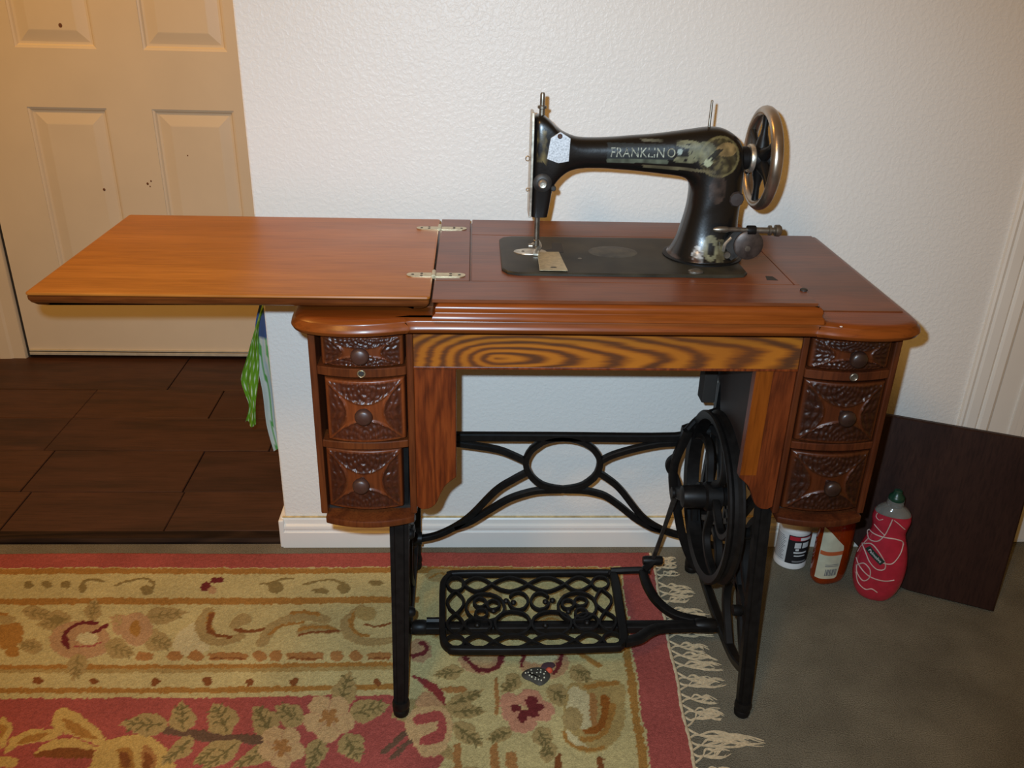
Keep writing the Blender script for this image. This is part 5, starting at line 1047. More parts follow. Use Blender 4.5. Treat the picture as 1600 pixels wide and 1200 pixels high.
G().lathe([(0.0055, 0.0), (0.0055, 0.002), (0.003, 0.0035), (0.0, 0.0036)], (0.303, -0.466, 0.7850), n=12).build('peg', m_ironworn, tb)
G().lathe([(0.0022, 0.0), (0.0018, 0.0006)], (0.340, -0.530, 0.7545), n=8).build('paint_fleck', m_lwht, tb)
# extension leaf
LX0, LX1, LY0, LY1 = -0.7890, -0.2385, -0.5100, -0.1020
def rr(x0, x1, y0, y1, r, n=3):
    P = []
    for cx, cy, a in ((x1 - r, y0 + r, -90), (x1 - r, y1 - r, 0), (x0 + r, y1 - r, 90), (x0 + r, y0 + r, 180)):
        for k in range(n + 1): t = R(a + 90 * k / n); P.append((cx + r * math.cos(t), cy + r * math.sin(t)))
    return P
leaf_o = rr(LX0, LX1, LY0, LY1, 0.005)
lf = G().stack(leaf_o, [(0.001, 0.7806), (0.0, 0.7820), (0.0006, 0.7842), (0.003, 0.7850)]).build('leaf', m_leaf, tb, smooth=40)
G().stack(leaf_o, [(0.024, 0.7640), (0.012, 0.7655), (0.005, 0.7690), (0.0015, 0.7740), (0.0012, 0.7790), (0.004, 0.7798), (0.004, 0.7805)]).build('leaf_edge', m_leafedge, lf, smooth=40)
# strap hinges
for hy in (-0.1655, -0.4170):
    hg = G()
    for s, xe in ((-1, -0.2775), (1, -0.1905)):
        xi = -0.2375 + s * 0.0035; r = 0.0088
        arc = [(xe - s * r + s * r * math.sin(t), hy + r * math.cos(t)) for t in np.linspace(0, math.pi, 9)]
        hg.prism([(xi, hy + r)] + arc + [(xi, hy - r)], 0.7851, 0.7862, 'xy')
    hh = hg.build('hinge', m_brass, tb, smooth=30)
    G().tube([(-0.2375, hy - 0.0115, 0.7868), (-0.2375, hy + 0.0115, 0.7868)], 0.0034, 10).build('knuckle', m_brass, hh)
    for s, xe in ((-1, -0.2775), (1, -0.1905)):
        for dx, dy in ((0.009, 0.0), (0.022, 0.0045), (0.022, -0.0045)): G().lathe([(0.0024, 0.0), (0.0020, 0.0005)], (xe - s * dx, hy + dy, 0.7861), n=9).build('screw', m_ironworn, hh, smooth=0)
# apron, knee panels
G().box(-0.2655, 0.3060, -0.4900, -0.4700, 0.6685, 0.7314).build('apron', m_apron, tb, smooth=0, bevel=0.0015)
G().box(-0.2655, 0.3060, -0.4915, -0.4900, 0.6660, 0.6700).build('apron_bead', m_knee, tb, smooth=0, bevel=0.0007)
def kneep(sgn, xo, xi):
    zc = 0.479; pts = [(xo, 0.668), (xo, 0.424)] + [tuple(p) for p in cr([(xo + sgn * 0.008, 0.419), (xo + sgn * 0.020, 0.421), (xo + sgn * 0.030, 0.430), (xo + sgn * 0.037, 0.447), (xo + sgn * 0.045, 0.463), (xi - sgn * 0.006, 0.474), (xi, zc)], 4)] + [(xi, 0.668)]
    return pts
G().prism(kneep(1, -0.2655, -0.2035), -0.488, -0.472, 'xz').build('knee_panel', m_knee, tb, smooth=0, bevel=0.001, seg=1)
G().prism(kneep(-1, 0.3060, 0.2440), -0.488, -0.472, 'xz').build('knee_panel', m_kneeshade, tb, smooth=0, bevel=0.001, seg=1)
G().box(0.2442, 0.2700, -0.4888, -0.4878, 0.4840, 0.6660).build('panel_strip', m_strip, tb, smooth=0)  # lighter-toned band overlaid on the right panel's inner side
# back rail under the top and the hood seen through the knee hole
G().box(-0.2655, 0.3060, -0.110, -0.095, 0.660, 0.7314).build('back_rail', m_case, tb, smooth=0)
G().prism([(-0.465, 0.720), (-0.465, 0.500), (-0.44, 0.492), (-0.30, 0.475), (-0.285, 0.500), (-0.27, 0.535), (-0.24, 0.545), (-0.18, 0.57), (-0.16, 0.720)], 0.262, 0.272, 'yz').build('hood_side', plain('hood_brown', (0.020, 0.011, 0.008), 0.6), tb, smooth=0, bevel=0.001, seg=1)
hb = G().box(0.2320, 0.2560, -0.268, -0.236, 0.500, 0.7314).build('hanger_block', m_inner, tb, smooth=0, bevel=0.002)
G().tube([(0.256, -0.252, 0.535), (0.262, -0.252, 0.535)], 0.003, 8).build('bolt', m_nickel, hb)
# drawer cases
rngc = np.random.default_rng(11)
def relief(u, v, h):
    """u,v in -1..1; returns carved depth and how stained the place is."""
    e = 1 - np.maximum(np.abs(u), np.abs(v))
    top = v - (0.24 + 0.80 * np.abs(u) ** 2.0); bot = -v - (0.24 + 0.80 * np.abs(u) ** 2.0)
    side = np.abs(u) - (0.44 + 0.62 * np.abs(v) ** 2.0)
    field = np.maximum(np.maximum(top, bot), side)                 # >0 inside a carved lobe
    inside = np.clip(field / 0.05, 0, 1) * np.clip((e - 0.07) / 0.05, 0, 1)
    ridge = np.exp(-((field - 0.03) / 0.035) ** 2) * np.clip((e - 0.05) / 0.06, 0, 1)
    return inside, ridge
def drawer(x0, x1, z0, z1, yb, bow, tone, knob, seed, tilt=0.0):
    nu, nv = 90, max(24, int(90 * (z1 - z0) / (x1 - x0))); u = np.linspace(-1, 1, nu + 1); v = np.linspace(-1, 1, nv + 1); U, Vv = np.meshgrid(u, v)
    X = (x0 + x1) / 2 + U * (x1 - x0) / 2; Z = (z0 + z1) / 2 + Vv * (z1 - z0) / 2 + tilt * U
    ins, rid = relief(U, Vv, z1 - z0)
    nz = vnoise(X + seed, Z, 190, 21) * 0.6 + vnoise(X - seed, Z, 420, 22) * 0.4
    ang = np.arctan2(np.abs(Vv) - 1.15, np.abs(U) * 1.3); rad = np.hypot(U * 1.3, np.abs(Vv) - 1.15)
    leafy = 0.5 + 0.5 * np.sin(15 * ang + 9 * rad) * np.cos(25 * rad + 3.5 * nz)
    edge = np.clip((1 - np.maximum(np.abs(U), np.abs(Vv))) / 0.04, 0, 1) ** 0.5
    Y = yb - bow * (1 - U ** 2) - 0.0045 * edge - 0.0022 * rid + ins * (0.0012 - 0.0022 * leafy - 0.0010 * nz)
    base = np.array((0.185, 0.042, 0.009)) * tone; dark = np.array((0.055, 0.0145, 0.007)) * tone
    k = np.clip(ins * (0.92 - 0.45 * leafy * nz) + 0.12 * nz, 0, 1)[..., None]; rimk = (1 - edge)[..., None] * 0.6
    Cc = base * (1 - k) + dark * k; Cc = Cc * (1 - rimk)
    P = np.stack([X, Y, Z], -1).reshape(-1, 3); w = nu + 1
    F = [(i * w + j, i * w + j + 1, (i + 1) * w + j + 1, (i + 1) * w + j) for i in range(nv) for j in range(nu)]
    g = G().add(P, F)
    rim = [j for j in range(w)] + [i * w + nu for i in range(1, nv + 1)] + [nv * w + j for j in range(nu - 1, -1, -1)] + [i * w for i in range(nv - 1, 0, -1)]
    m = len(rim); b = len(P); g.V += [(P[r][0], -0.18, P[r][2]) for r in rim]
    g.F += [(rim[(i + 1) % m], rim[i], b + i, b + (i + 1) % m) for i in range(m)] + [tuple(b + i for i in range(m))[::-1]]
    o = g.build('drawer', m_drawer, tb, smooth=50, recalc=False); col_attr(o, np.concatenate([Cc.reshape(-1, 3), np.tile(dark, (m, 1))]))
    cx, cz = (x0 + x1) / 2, (z0 + z1) / 2
    G().lathe([(0.0052, 0.002), (0.0050, -0.009), (0.0070, -0.012), (0.0118, -0.015), (0.0132, -0.019), (0.0122, -0.0235), (0.0085, -0.0262), (0.0, -0.0268)], (cx + knob, yb - bow - 0.003, cz + 0.002), 'y', 22).build('knob', m_knob if tone > 0.6 else m_knobshade, o, smooth=60)
    return o
def case(xa, xb, outer, tone, shift):
    # xa < xb ; outer: 'l' or 'r' side carries the thin corner post
    s0, s1 = (xa, xa + 0.0105), (xb - 0.0105, xb)
    for a, b in (s0, s1): G().box(a, b, -0.4895, -0.085, 0.412, 0.7314).build('side_panel', m_case if tone < 0.8 else m_caseLit, tb, smooth=0, bevel=0.0022)
    G().box(xa + 0.0106, xb - 0.0106, -0.105, -0.090, 0.412, 0.7314).build('back_panel', m_inner, tb, smooth=0)
    G().box(xa + 0.0106, xb - 0.0106, -0.470, -0.106, 0.4105, 0.4160).build('bottom_panel', m_inner, tb, smooth=0)
    def rail(z0, z1, nm, bow=0.016, yb=-0.4865):
        L = [(x, yb - bow * (1 - ((x - (xa + xb) / 2) / ((xb - xa) / 2)) ** 2)) for x in np.linspace(xa + 0.0106, xb - 0.0106, 15)]
        return G().prism(L + [(xb - 0.0106, -0.455), (xa + 0.0106, -0.455)], z0, z1, 'xy').build(nm, m_case if tone < 0.8 else m_caseLit, tb, smooth=30, bevel=0.0012, seg=1)
    r1 = rail(0.6560, 0.6700, 'divider_rail'); rail(0.5335, 0.5460, 'divider_rail', 0.012); rail(0.7225, 0.7314, 'top_rail', 0.012)
    L = [(x, -0.492 - 0.018 * (1 - ((x - (xa + xb) / 2) / ((xb - xa) / 2)) ** 2)) for x in np.linspace(xa + 0.008, xb - 0.004, 15)]
    G().prism(L + [(xb - 0.004, -0.12), (xa + 0.008, -0.12)], 0.3985, 0.4104, 'xy').build('base_rail', m_case if tone < 0.8 else m_caseLit, tb, smooth=30, bevel=0.002)
    cx = (xa + xb) / 2; yk = -0.4865 - 0.016
    ring = [(cx + shift + 0.0052 * math.cos(t), yk - 0.0012, 0.6635 + 0.0052 * math.sin(t)) for t in np.linspace(0, 2 * math.pi, 19)[:-1]]
    G().tube(ring, 0.0011 if tone > 0.8 else 0.0016, 6, closed=True).build('keyhole_ring', m_brass if tone > 0.8 else m_dullnick, r1, smooth=60)
    G().lathe([(0.0043, 0.0), (0.0040, -0.0006)], (cx + shift, yk + 0.0002, 0.6635), 'y', 12).build('keyhole', m_gap if tone > 0.8 else m_dullnick, r1, smooth=0)
m_caseLit = wood('case_oak_lit', (0.055, 0.013, 0.004), (0.105, 0.025, 0.006), (0.15, 0.040, 0.009), 'z', rings=14, figure=0.3, rough=0.38, coat=0.08, seed=7.5)  # lit copy for the left case; the right uses the darkened one
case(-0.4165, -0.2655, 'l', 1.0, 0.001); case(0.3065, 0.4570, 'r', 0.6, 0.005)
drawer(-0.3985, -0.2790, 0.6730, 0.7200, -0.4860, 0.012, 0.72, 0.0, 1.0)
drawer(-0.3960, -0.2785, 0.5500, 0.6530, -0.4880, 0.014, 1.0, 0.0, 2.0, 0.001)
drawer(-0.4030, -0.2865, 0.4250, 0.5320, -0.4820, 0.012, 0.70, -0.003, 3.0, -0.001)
drawer(0.3200, 0.4420, 0.6730, 0.7200, -0.4840, 0.012, 0.42, 0.0, 4.0)  # right drawers: low tone puts the flash falloff into their colour
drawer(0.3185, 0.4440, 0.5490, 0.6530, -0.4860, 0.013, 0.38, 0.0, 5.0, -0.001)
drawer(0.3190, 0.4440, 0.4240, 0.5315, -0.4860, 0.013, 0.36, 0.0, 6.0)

# ------------------------------------------------------------------ cast iron base
def side_frame(x, z0f, sgn):
    g = G()
    def bar(P, w, h, n=8): g.tube([(x, y, z) for y, z in P], 1.0, 8, up=(1, 0, 0), sx=h, sy=w, square=True)
    # front and rear legs, wide seen from the front and tapering downward
    for side in (-1, 1):
        c = -0.31; f = 1 if side < 0 else 1
        P = cr([(c + side * 0.115, 0.7305), (c + side * 0.132, 0.58), (c + side * 0.150, 0.40), (c + side * 0.172, 0.24), (c + side * 0.198, 0.09), (c + side * 0.206, 0.030 + z0f)], 6)
        m = len(P); V = []; F = []
        for i, (y, z) in enumerate(P):
            t = i / (m - 1); W0 = 0.0185 if sgn < 0 else 0.0130; w = W0 + (0.0118 - W0) * t; d = 0.0085 - 0.002 * t
            ox = -sgn * 0.006 * (1 - t)
            sec = [(-w, -d), (-w * 0.55, -d), (-w * 0.45, -d - 0.003), (w * 0.45, -d - 0.003), (w * 0.55, -d), (w, -d), (w, d), (-w, d)]
            V += [(x + ox + a, y + b * (1 if side < 0 else -1), z) for a, b in sec]
        F = [(i * 8 + k, i * 8 + (k + 1) % 8, (i + 1) * 8 + (k + 1) % 8, (i + 1) * 8 + k) for i in range(m - 1) for k in range(8)] + [tuple(range(8))[::-1], tuple((m - 1) * 8 + k for k in range(8))]
        g.add(V, F)
        g.lathe([(0.0135, 0.034 + z0f), (0.0150, 0.028 + z0f), (0.0150, 0.020 + z0f), (0.0125, 0.016 + z0f), (0.0145, 0.012 + z0f), (0.0135, 0.004 + z0f), (0.009, 0.0008 + z0f)], (x, c + side * 0.206, 0.0), n=14)
    mir = lambda P: [(-0.62 - y, z) for y, z in P]
    for P, w in (([(-0.495, 0.085), (-0.43, 0.060), (-0.31, 0.052), (-0.19, 0.060), (-0.125, 0.085)], 0.008),
                 ([(-0.425, 0.715), (-0.31, 0.722), (-0.195, 0.715)], 0.009)): bar(cr(P, 6), 0.009, w)
    A = [(-0.455, 0.44), (-0.415, 0.40), (-0.375, 0.345), (-0.335, 0.295), (-0.275, 0.250), (-0.215, 0.205), (-0.175, 0.150), (-0.140, 0.105)]
    B = [(-0.485, 0.215), (-0.445, 0.225), (-0.410, 0.260), (-0.400, 0.300), (-0.420, 0.345), (-0.452, 0.375)]
    Cc = [(-0.40, 0.060), (-0.36, 0.105), (-0.345, 0.150), (-0.37, 0.19), (-0.42, 0.20), (-0.47, 0.175)]
    D_ = [(-0.425, 0.64), (-0.37, 0.62), (-0.33, 0.56), (-0.32, 0.48), (-0.34, 0.42), (-0.39, 0.40), (-0.43, 0.43)]
    for P in (A, B, Cc, D_):
        bar(cr(P, 6), 0.008, 0.0075); bar(cr(mir(P), 6), 0.008, 0.0075)
    g.tube([(x, -0.31 + 0.030 * math.cos(t), 0.272 + 0.030 * math.sin(t)) for t in np.linspace(0, 6.283, 25)[:-1]], 1.0, 8, closed=True, up=(1, 0, 0), sx=0.007, sy=0.008, square=True)
    for y, z in ((-0.435, 0.335), (-0.46, 0.19), (-0.185, 0.335)): g.lathe([(0.010, 0.0), (0.010, 0.014), (0.006, 0.019), (0.0, 0.020)], (x - sgn * 0.006 if sgn < 0 else x - 0.026, y, z), 'x', 10)
    return g.build('side_frame', m_iron, tb, smooth=40)
side_frame(-0.300, RH + 0.0012, -1); side_frame(0.306, 0.0, 1)
# rear cross brace with its oval
g = G(); yb = -0.20
for L in BRACE[:-1]: g.tube([(x, yb, z) for x, z in cr(L, 6)], 1.0, 8, up=(0, 1, 0), sx=0.0062, sy=0.007, square=True)
g.tube([(x, yb, z) for x, z in BRACE[-1][:-1]], 1.0, 8, closed=True, up=(0, 1, 0), sx=0.0062, sy=0.008, square=True)
g.tube([(x, yb, z) for x, z in cr([(-0.296, BRACE_TOP[0][1])] + BRACE_TOP, 4)], 1.0, 8, up=(0, 1, 0), sx=0.0082, sy=0.008, square=True)
for (x, z) in ((-0.290, 0.158), (0.292, 0.138), (-0.290, 0.390), (0.262, 0.405)): g.lathe([(0.013, -0.012), (0.013, 0.012)], (x, yb, z), 'x', 10)
g.build('cross_brace', m_iron, tb, smooth=40)
# treadle plate: rounded frame, interlaced ovals and scrolls, hung on a pivot bar
tz = 0.090
tilt = lambda x, y: tz + 0.04 * (-(y + 0.33)) * 0.5
tr = G().tube([(x, y, tilt(x, y)) for x, y in cr(TREADLE_FRAME, 4, True)], 1.0, 8, closed=True, up=(0, 0, 1), sx=0.0062, sy=0.0075, square=True)
tr.tube([(x, y, tilt(x, y)) for x, y in cr(TREADLE_FRAME[3:8], 4)], 1.0, 8, up=(0, 0, 1), sx=0.0085, sy=0.008, square=True)
tp = tr.build('treadle', m_iron, tb, smooth=40)
g = G()
for L in TREADLE_CURVES:
    closed = abs(L[0][0] - L[-1][0]) + abs(L[0][1] - L[-1][1]) < 1e-4
    g.tube([(x, y, tilt(x, y)) for x, y in (L[:-1] if closed else L)], 1.0, 6, closed=closed, up=(0, 0, 1), sx=0.0029, sy=0.0045, square=True)
for x, y in TREADLE_BALLS: g.lathe([(0.003, -0.004), (0.0056, -0.0015), (0.0056, 0.0025), (0.003, 0.005)], (x, y, tilt(x, y)), n=10)
g.build('tracery', m_iron, tp, smooth=40)
g = G()
g.tube([(-0.292, -0.372, 0.078), (-0.10, -0.372, 0.078), (0.288, -0.372, 0.078)], 1.0, 8, up=(0, 0, 1), sx=0.011, sy=0.009, square=True)
for a, b in ((-0.288, -0.262), (0.245, 0.285)): g.lathe([(0.012, a), (0.014, a + 0.004), (0.014, b - 0.004), (0.012, b)], (0, -0.372, 0.080), 'x', 12)
g.tube([(-0.262, -0.362, 0.086), (-0.232, -0.362, 0.086)], 0.007, 8)
g.build('pivot_bar', m_iron, tp, smooth=40)
ar = G()
ar.tube(cr([(0.105, -0.222, 0.092), (0.150, -0.222, 0.094), (0.185, -0.222, 0.094)], 4), 0.0075, 8)
ar.tube(cr([(0.170, -0.222, 0.093), (0.172, -0.265, 0.090), (0.185, -0.310, 0.086), (0.215, -0.345, 0.082), (0.270, -0.362, 0.080)], 6), 1.0, 8, up=(0, 0, 1), sx=0.0088, sy=0.007, square=True)
ar.tube(cr([(0.100, -0.430, 0.092), (0.130, -0.418, 0.090), (0.155, -0.395, 0.086), (0.185, -0.382, 0.083), (0.270, -0.376, 0.080)], 6), 1.0, 8, up=(0, 0, 1), sx=0.0100, sy=0.007, square=True)
ar.tube(cr([(0.172, -0.226, 0.096), (0.186, -0.214, 0.104), (0.196, -0.208, 0.110)], 4), 0.0085, 8)
ar.lathe([(0.0085, -0.020), (0.0100, -0.014), (0.0100, 0.014), (0.0085, 0.020)], (0.192, -0.208, 0.108), 'x', 12)
ar.build('treadle_arm', m_iron, tp, smooth=40)
# flywheel
wx, wy, wz, wr = 0.251, -0.345, 0.352, 0.155
g = G()
prof = [(wr - 0.016, -0.012), (wr - 0.003, -0.015), (wr, -0.013), (wr, -0.009), (wr - 0.006, -0.003), (wr - 0.006, 0.003), (wr, 0.009), (wr, 0.013), (wr - 0.003, 0.015), (wr - 0.016, 0.012)]
n = 72; V = []
for r, h in prof:
    for k in range(n): a = 2 * math.pi * k / n; V.append((wx + h, wy + r * math.cos(a), wz + r * math.sin(a)))
m = len(prof); F = [(i * n + k, i * n + (k + 1) % n, ((i + 1) % m) * n + (k + 1) % n, ((i + 1) % m) * n + k) for i in range(m) for k in range(n)]
fwl = g.add(V, F).build('flywheel', m_iron, tb, smooth=40)
for q in range(5):
    a0 = 2 * math.pi * q / 5 + 0.35; P = []
    for t in np.linspace(0, 1, 14):
        r = 0.016 + (wr - 0.030) * t; a = a0 + 0.75 * math.sin(math.pi * t) * (1 - 0.4 * t); P.append((wx, wy + r * math.cos(a), wz + r * math.sin(a)))
    G().tube(P, 1.0, 8, up=(1, 0, 0), sx=0.0062, sy=0.007, square=True).build('spoke', m_iron, fwl, smooth=40)
G().lathe([(0.010, -0.056), (0.019, -0.054), (0.021, -0.048), (0.021, -0.016), (0.026, -0.012), (0.026, 0.014), (0.019, 0.018), (0.014, 0.040), (0.014, 0.054)], (wx, wy, wz), 'x', 24).build('hub', m_iron, fwl, smooth=40)
g = G().tube(cr([(0.201, wy, wz), (0.201, wy + 0.035, wz - 0.018), (0.201, wy + 0.052, wz - 0.026)], 4), 1.0, 8, up=(1, 0, 0), sx=0.010, sy=0.006, square=True); g.lathe([(0.011, -0.010), (0.011, 0.010)], (0.201, wy + 0.052, wz - 0.026), 'x', 14); g.build('crank', m_iron, fwl, smooth=40)
G().tube([(0.192, -0.208, 0.108), (0.1965, -0.250, 0.215), (0.201, wy + 0.052, wz - 0.026)], [0.0045, 0.004, 0.006], 8).build('pitman_rod', m_ironworn, tb, smooth=40)
# dress guard beside the wheel
g = G().tube([(x, y, z) for x, y, z in cr([(0.222, -0.235, 0.425), (0.216, -0.232, 0.395), (0.206, -0.230, 0.345), (0.212, -0.230, 0.290), (0.226, -0.232, 0.235), (0.240, -0.235, 0.185), (0.262, -0.24, 0.135), (0.292, -0.25, 0.10)], 6)], 1.0, 8, up=(0, 1, 0), sx=0.0085, sy=0.006, square=True)
g.tube(cr([(0.228, -0.232, 0.425), (0.214, -0.225, 0.372), (0.200, -0.222, 0.352), (0.200, -0.222, 0.335), (0.214, -0.226, 0.318), (0.228, -0.232, 0.27), (0.222, -0.23, 0.24)], 6), 1.0, 8, up=(0, 1, 0), sx=0.0065, sy=0.006, square=True)
g.tube(cr([(0.222, -0.232, 0.425), (0.25, -0.215, 0.445), (0.30, -0.19, 0.45)], 5), 0.006, 8)
g.build('dress_guard', m_iron, tb, smooth=40)
# ------------------------------------------------------------------ sewing machine head
sm = empty('sewing_machine', (0.05, -0.315, 0.7851)); tag(sm, 'antique black sewing machine with worn gold decals on the table', 'sewing machine')
YC = -0.315; ZB = 0.7852
# cloth plate
bedo = [(-0.136, -0.392), (-0.128, -0.408), (-0.112, -0.4145), (0.205, -0.4145), (0.230, -0.410), (0.238, -0.398), (0.238, -0.245), (0.228, -0.228), (0.210, -0.222), (-0.115, -0.222), (-0.130, -0.228), (-0.136, -0.240)]
G().stack(bedo, [(0.0, ZB), (0.0, ZB + 0.0030), (0.0015, ZB + 0.0046), (0.004, ZB + 0.0048)]).build('bed', m_bed, sm, smooth=40)
zb = ZB + 0.0049
G().prism([(-0.076, -0.308), (-0.052, -0.292), (-0.050, -0.262), (-0.034, -0.262), (-0.035, -0.312), (-0.042, -0.314)], zb, zb + 0.0003, 'xy').build('shuttle_opening', m_gap, sm, smooth=0)  # flat dark patch painted for the shade inside the opening
G().stack([(-0.0885 + 0.0265 * math.cos(t), -0.311 + 0.0155 * math.sin(t)) for t in np.linspace(0, 2 * math.pi, 25)[:-1]], [(0, zb), (0.0004, zb + 0.0010)]).build('needle_plate', m_nickel, sm, smooth=30)
G().lathe([(0.0028, 0.0), (0.0024, 0.0004)], (-0.100, -0.311, zb + 0.0010), n=9).build('plate_screw', m_ironworn, sm, smooth=0)
G().prism([(-0.0775, -0.318), (-0.043, -0.3165), (-0.0375, -0.409), (-0.080, -0.4085)], zb + 0.0011, zb + 0.0026, 'xy').build('slide_plate', m_brass, sm, smooth=0, bevel=0.0004, seg=1)
G().prism([(-0.063, -0.397), (-0.053, -0.397), (-0.055, -0.394), (-0.061, -0.394)], zb + 0.0026, zb + 0.0029, 'xy').build('finger_slot', m_gap, sm, smooth=0)
G().lathe([(0.0035, 0.0), (0.0030, 0.0005)], (-0.012, -0.342, zb - 0.0001), n=9).build('oil_hole', m_dullnick, sm, smooth=0)
G().stack([(0.045 + 0.040 * math.cos(t), -0.305 + 0.032 * math.sin(t)) for t in np.linspace(0, 2 * math.pi, 25)[:-1]], [(0, zb - 0.0002), (0.002, zb + 0.0002)]).build('bed_decal', plain('ghost_decal', (0.036, 0.032, 0.021), 0.5, vary=0.6, nscale=60), sm, smooth=30)
g = G().lathe([(0.009, 0.0), (0.009, 0.003), (0.006, 0.0048)], (0.157, -0.404, zb - 0.0001), n=12, sx=1.3, sy=0.8); g.build('bed_catch', m_dullnick, sm, smooth=30)
# body: one sweep of ribs from the head round the arm and down the pillar; (outer, inner, half depth, squareness)
RIB = [((-.090, .852), (-.065, .852), .0190, 5), ((-.090, .880), (-.062, .871), .0205, 5), ((-.090, .910), (-.059, .893), .022, 5), ((-.090, .935), (-.055, .903), .0235, 5), ((-.090, .960), (-.048, .912), .0245, 5), ((-.090, .985), (-.040, .9185), .0245, 4.5),
       ((-.088, 1.001), (-.033, .922), .0235, 4), ((-.078, 1.003), (-.026, .924), .0230, 3.6), ((-.068, .997), (-.020, .925), .0225, 3.2), ((-.058, .988), (-.014, .9255), .022, 2.9), ((-.045, .979), (-.006, .926), .0215, 2.6), ((-.025, .972), (.005, .926), .0215, 2.4), ((.0, .971), (.020, .926), .0215, 2.4),
       ((.030, .9725), (.036, .925), .022, 2.4), ((.056, .975), (.055, .924), .0225, 2.4), ((.090, .978), (.085, .9215), .0235, 2.4), ((.120, .982), (.110, .919), .025, 2.4), ((.150, .9865), (.130, .917), .027, 2.5), ((.175, .990), (.143, .914), .029, 2.5), ((.195, .9885), (.150, .909), .031, 2.5),
       ((.212, .981), (.1535, .903), .032, 2.5), ((.224, .970), (.155, .895), .033, 2.5), ((.231, .955), (.155, .884), .034, 2.5), ((.234, .935), (.1545, .872), .035, 2.5), ((.235, .910), (.153, .860), .036, 2.5), ((.236, .885), (.151, .849), .0365, 2.5), ((.235, .862), (.1475, .833), .038, 2.5),
       ((.236, .840), (.144, .819), .041, 2.4), ((.238, .820), (.139, .806), .046, 2.3), ((.241, .805), (.134, .797), .052, 2.2), ((.244, .796), (.1305, .793), .0565, 2.2), ((.2445, .7905), (.130, .7905), .0570, 2.2)]
FL = [(*o, *i, d, p) for o, i, d, p in RIB]; FL = cr(FL, 14); NS = 120; V = []
for ox, oz, ix, iz, d, p in FL:
    for k in range(NS):
        a = 2 * math.pi * k / NS; ca, sa = math.cos(a), math.sin(a); u = math.copysign(abs(ca) ** (2 / p), ca); v = math.copysign(abs(sa) ** (2 / p), sa)
        V.append(((ox + ix) / 2 + (ox - ix) / 2 * u, YC + d * v, (oz + iz) / 2 + (oz - iz) / 2 * u))
m = len(FL); F = [(i * NS + k, i * NS + (k + 1) % NS, (i + 1) * NS + (k + 1) % NS, (i + 1) * NS + k) for i in range(m - 1) for k in range(NS)] + [tuple(range(NS))[::-1], tuple((m - 1) * NS + k for k in range(NS))]
body = G().add(V, F).build('body', m_japan, sm, smooth=45, recalc=True)
P = np.array(V); X, Y, Z = P[:, 0], P[:, 1], P[:, 2]
C0 = np.tile(np.array((0.0058, 0.0052, 0.0047)), (len(P), 1)); fr_ = Y < YC - 0.008
def tint(mask, c, k):
    k = np.clip(k, 0, 1) * mask; C0[:] = C0 * (1 - k[:, None]) + np.array(c) * k[:, None]
n1 = vnoise(X, Z, 150, 31); n2 = vnoise(X, Z, 420, 32); n3 = vnoise(X, Z, 60, 33)
# big rosette on the shoulder, worn scrolls toward the name, faint scroll down the pillar
e = np.hypot((X - 0.188) / 0.031, (Z - 0.951) / 0.030); tint(fr_ & (e < 1), (0.16, 0.125, 0.050), 0.15 + 0.9 * (n1 - 0.25))
th_ = np.arctan2(Z - 0.951, X - 0.188); tint(fr_ & (e < 0.95) & (np.sin(7 * th_ + 9 * e) > 0.35), (0.018, 0.014, 0.009), 0.75 + 0 * n1)
tint(fr_ & (np.abs(e - 0.93) < 0.05), (0.17, 0.14, 0.06), 0.7 * n1 + 0.2)
tint(fr_ & (np.hypot((X - 0.166) / 0.017, (Z - 0.957) / 0.016) < 1), (0.21, 0.21, 0.12), 0.8 * n1 + 0.15)
tint(fr_ & (np.hypot((X - 0.198) / 0.016, (Z - 0.962) / 0.010) < 1), (0.30, 0.19, 0.075), 0.9 * n1 + 0.1)
tint(fr_ & (np.abs((X - 0.176) - (Z - 0.950) * 0.9) < 0.005) & (np.abs(Z - 0.951) < 0.012), (0.012, 0.012, 0.010), 0.95 + 0 * n1)
tint(fr_ & (np.hypot(X - 0.1715, Z - 0.9425) < 0.0062), (0.36, 0.38, 0.24), 0.95 + 0 * n1)
for cx, cz, a, b in ((0.140, 0.968, 0.018, 0.0055), (0.138, 0.945, 0.018, 0.005), (0.146, 0.957, 0.0045, 0.008)): tint(fr_ & (np.hypot((X - cx) / a, (Z - cz) / b) < 1) & (np.hypot((X - cx) / a, (Z - cz) / b) > 0.25), (0.17, 0.165, 0.095), 0.4 + n1)
tint(fr_ & (np.hypot(X - 0.1285, Z - 0.9565) < 0.0042), (0.32, 0.38, 0.34), 0.95 + 0 * n1)
tint(fr_ & (X > 0.020) & (X < 0.112) & (Z > 0.9385) & (Z < 0.9445), (0.15, 0.17, 0.12), 0.25 + 0.6 * n1)
tint(fr_ & (X > 0.075) & (X < 0.185) & (np.abs(Z - 0.9315 - (X - 0.13) * -0.05) < 0.0022), (0.15, 0.125, 0.07), 0.2 + 0.8 * n3)
tint(fr_ & (X > 0.070) & (X < 0.130) & (np.abs(Z - 0.9715) < 0.0018), (0.12, 0.115, 0.08), 1.6 * (n3 - 0.35))
tint(fr_ & (np.abs(X + 0.0785) < 0.007) & (Z > 0.938) & (Z < 0.984), (0.19, 0.145, 0.055), 1.7 * (n1 - 0.42))
tint(fr_ & (np.hypot((X - 0.190) / 0.013, (Z - 0.903) / 0.022) < 1), (0.055, 0.035, 0.026), 0.9 * n1)
tint(fr_ & (np.hypot((X - 0.187) / 0.012, (Z - 0.815) / 0.019) < 1) & (np.hypot((X - 0.188) / 0.006, (Z - 0.813) / 0.010) > 1), (0.23, 0.21, 0.12), 0.3 + n1)
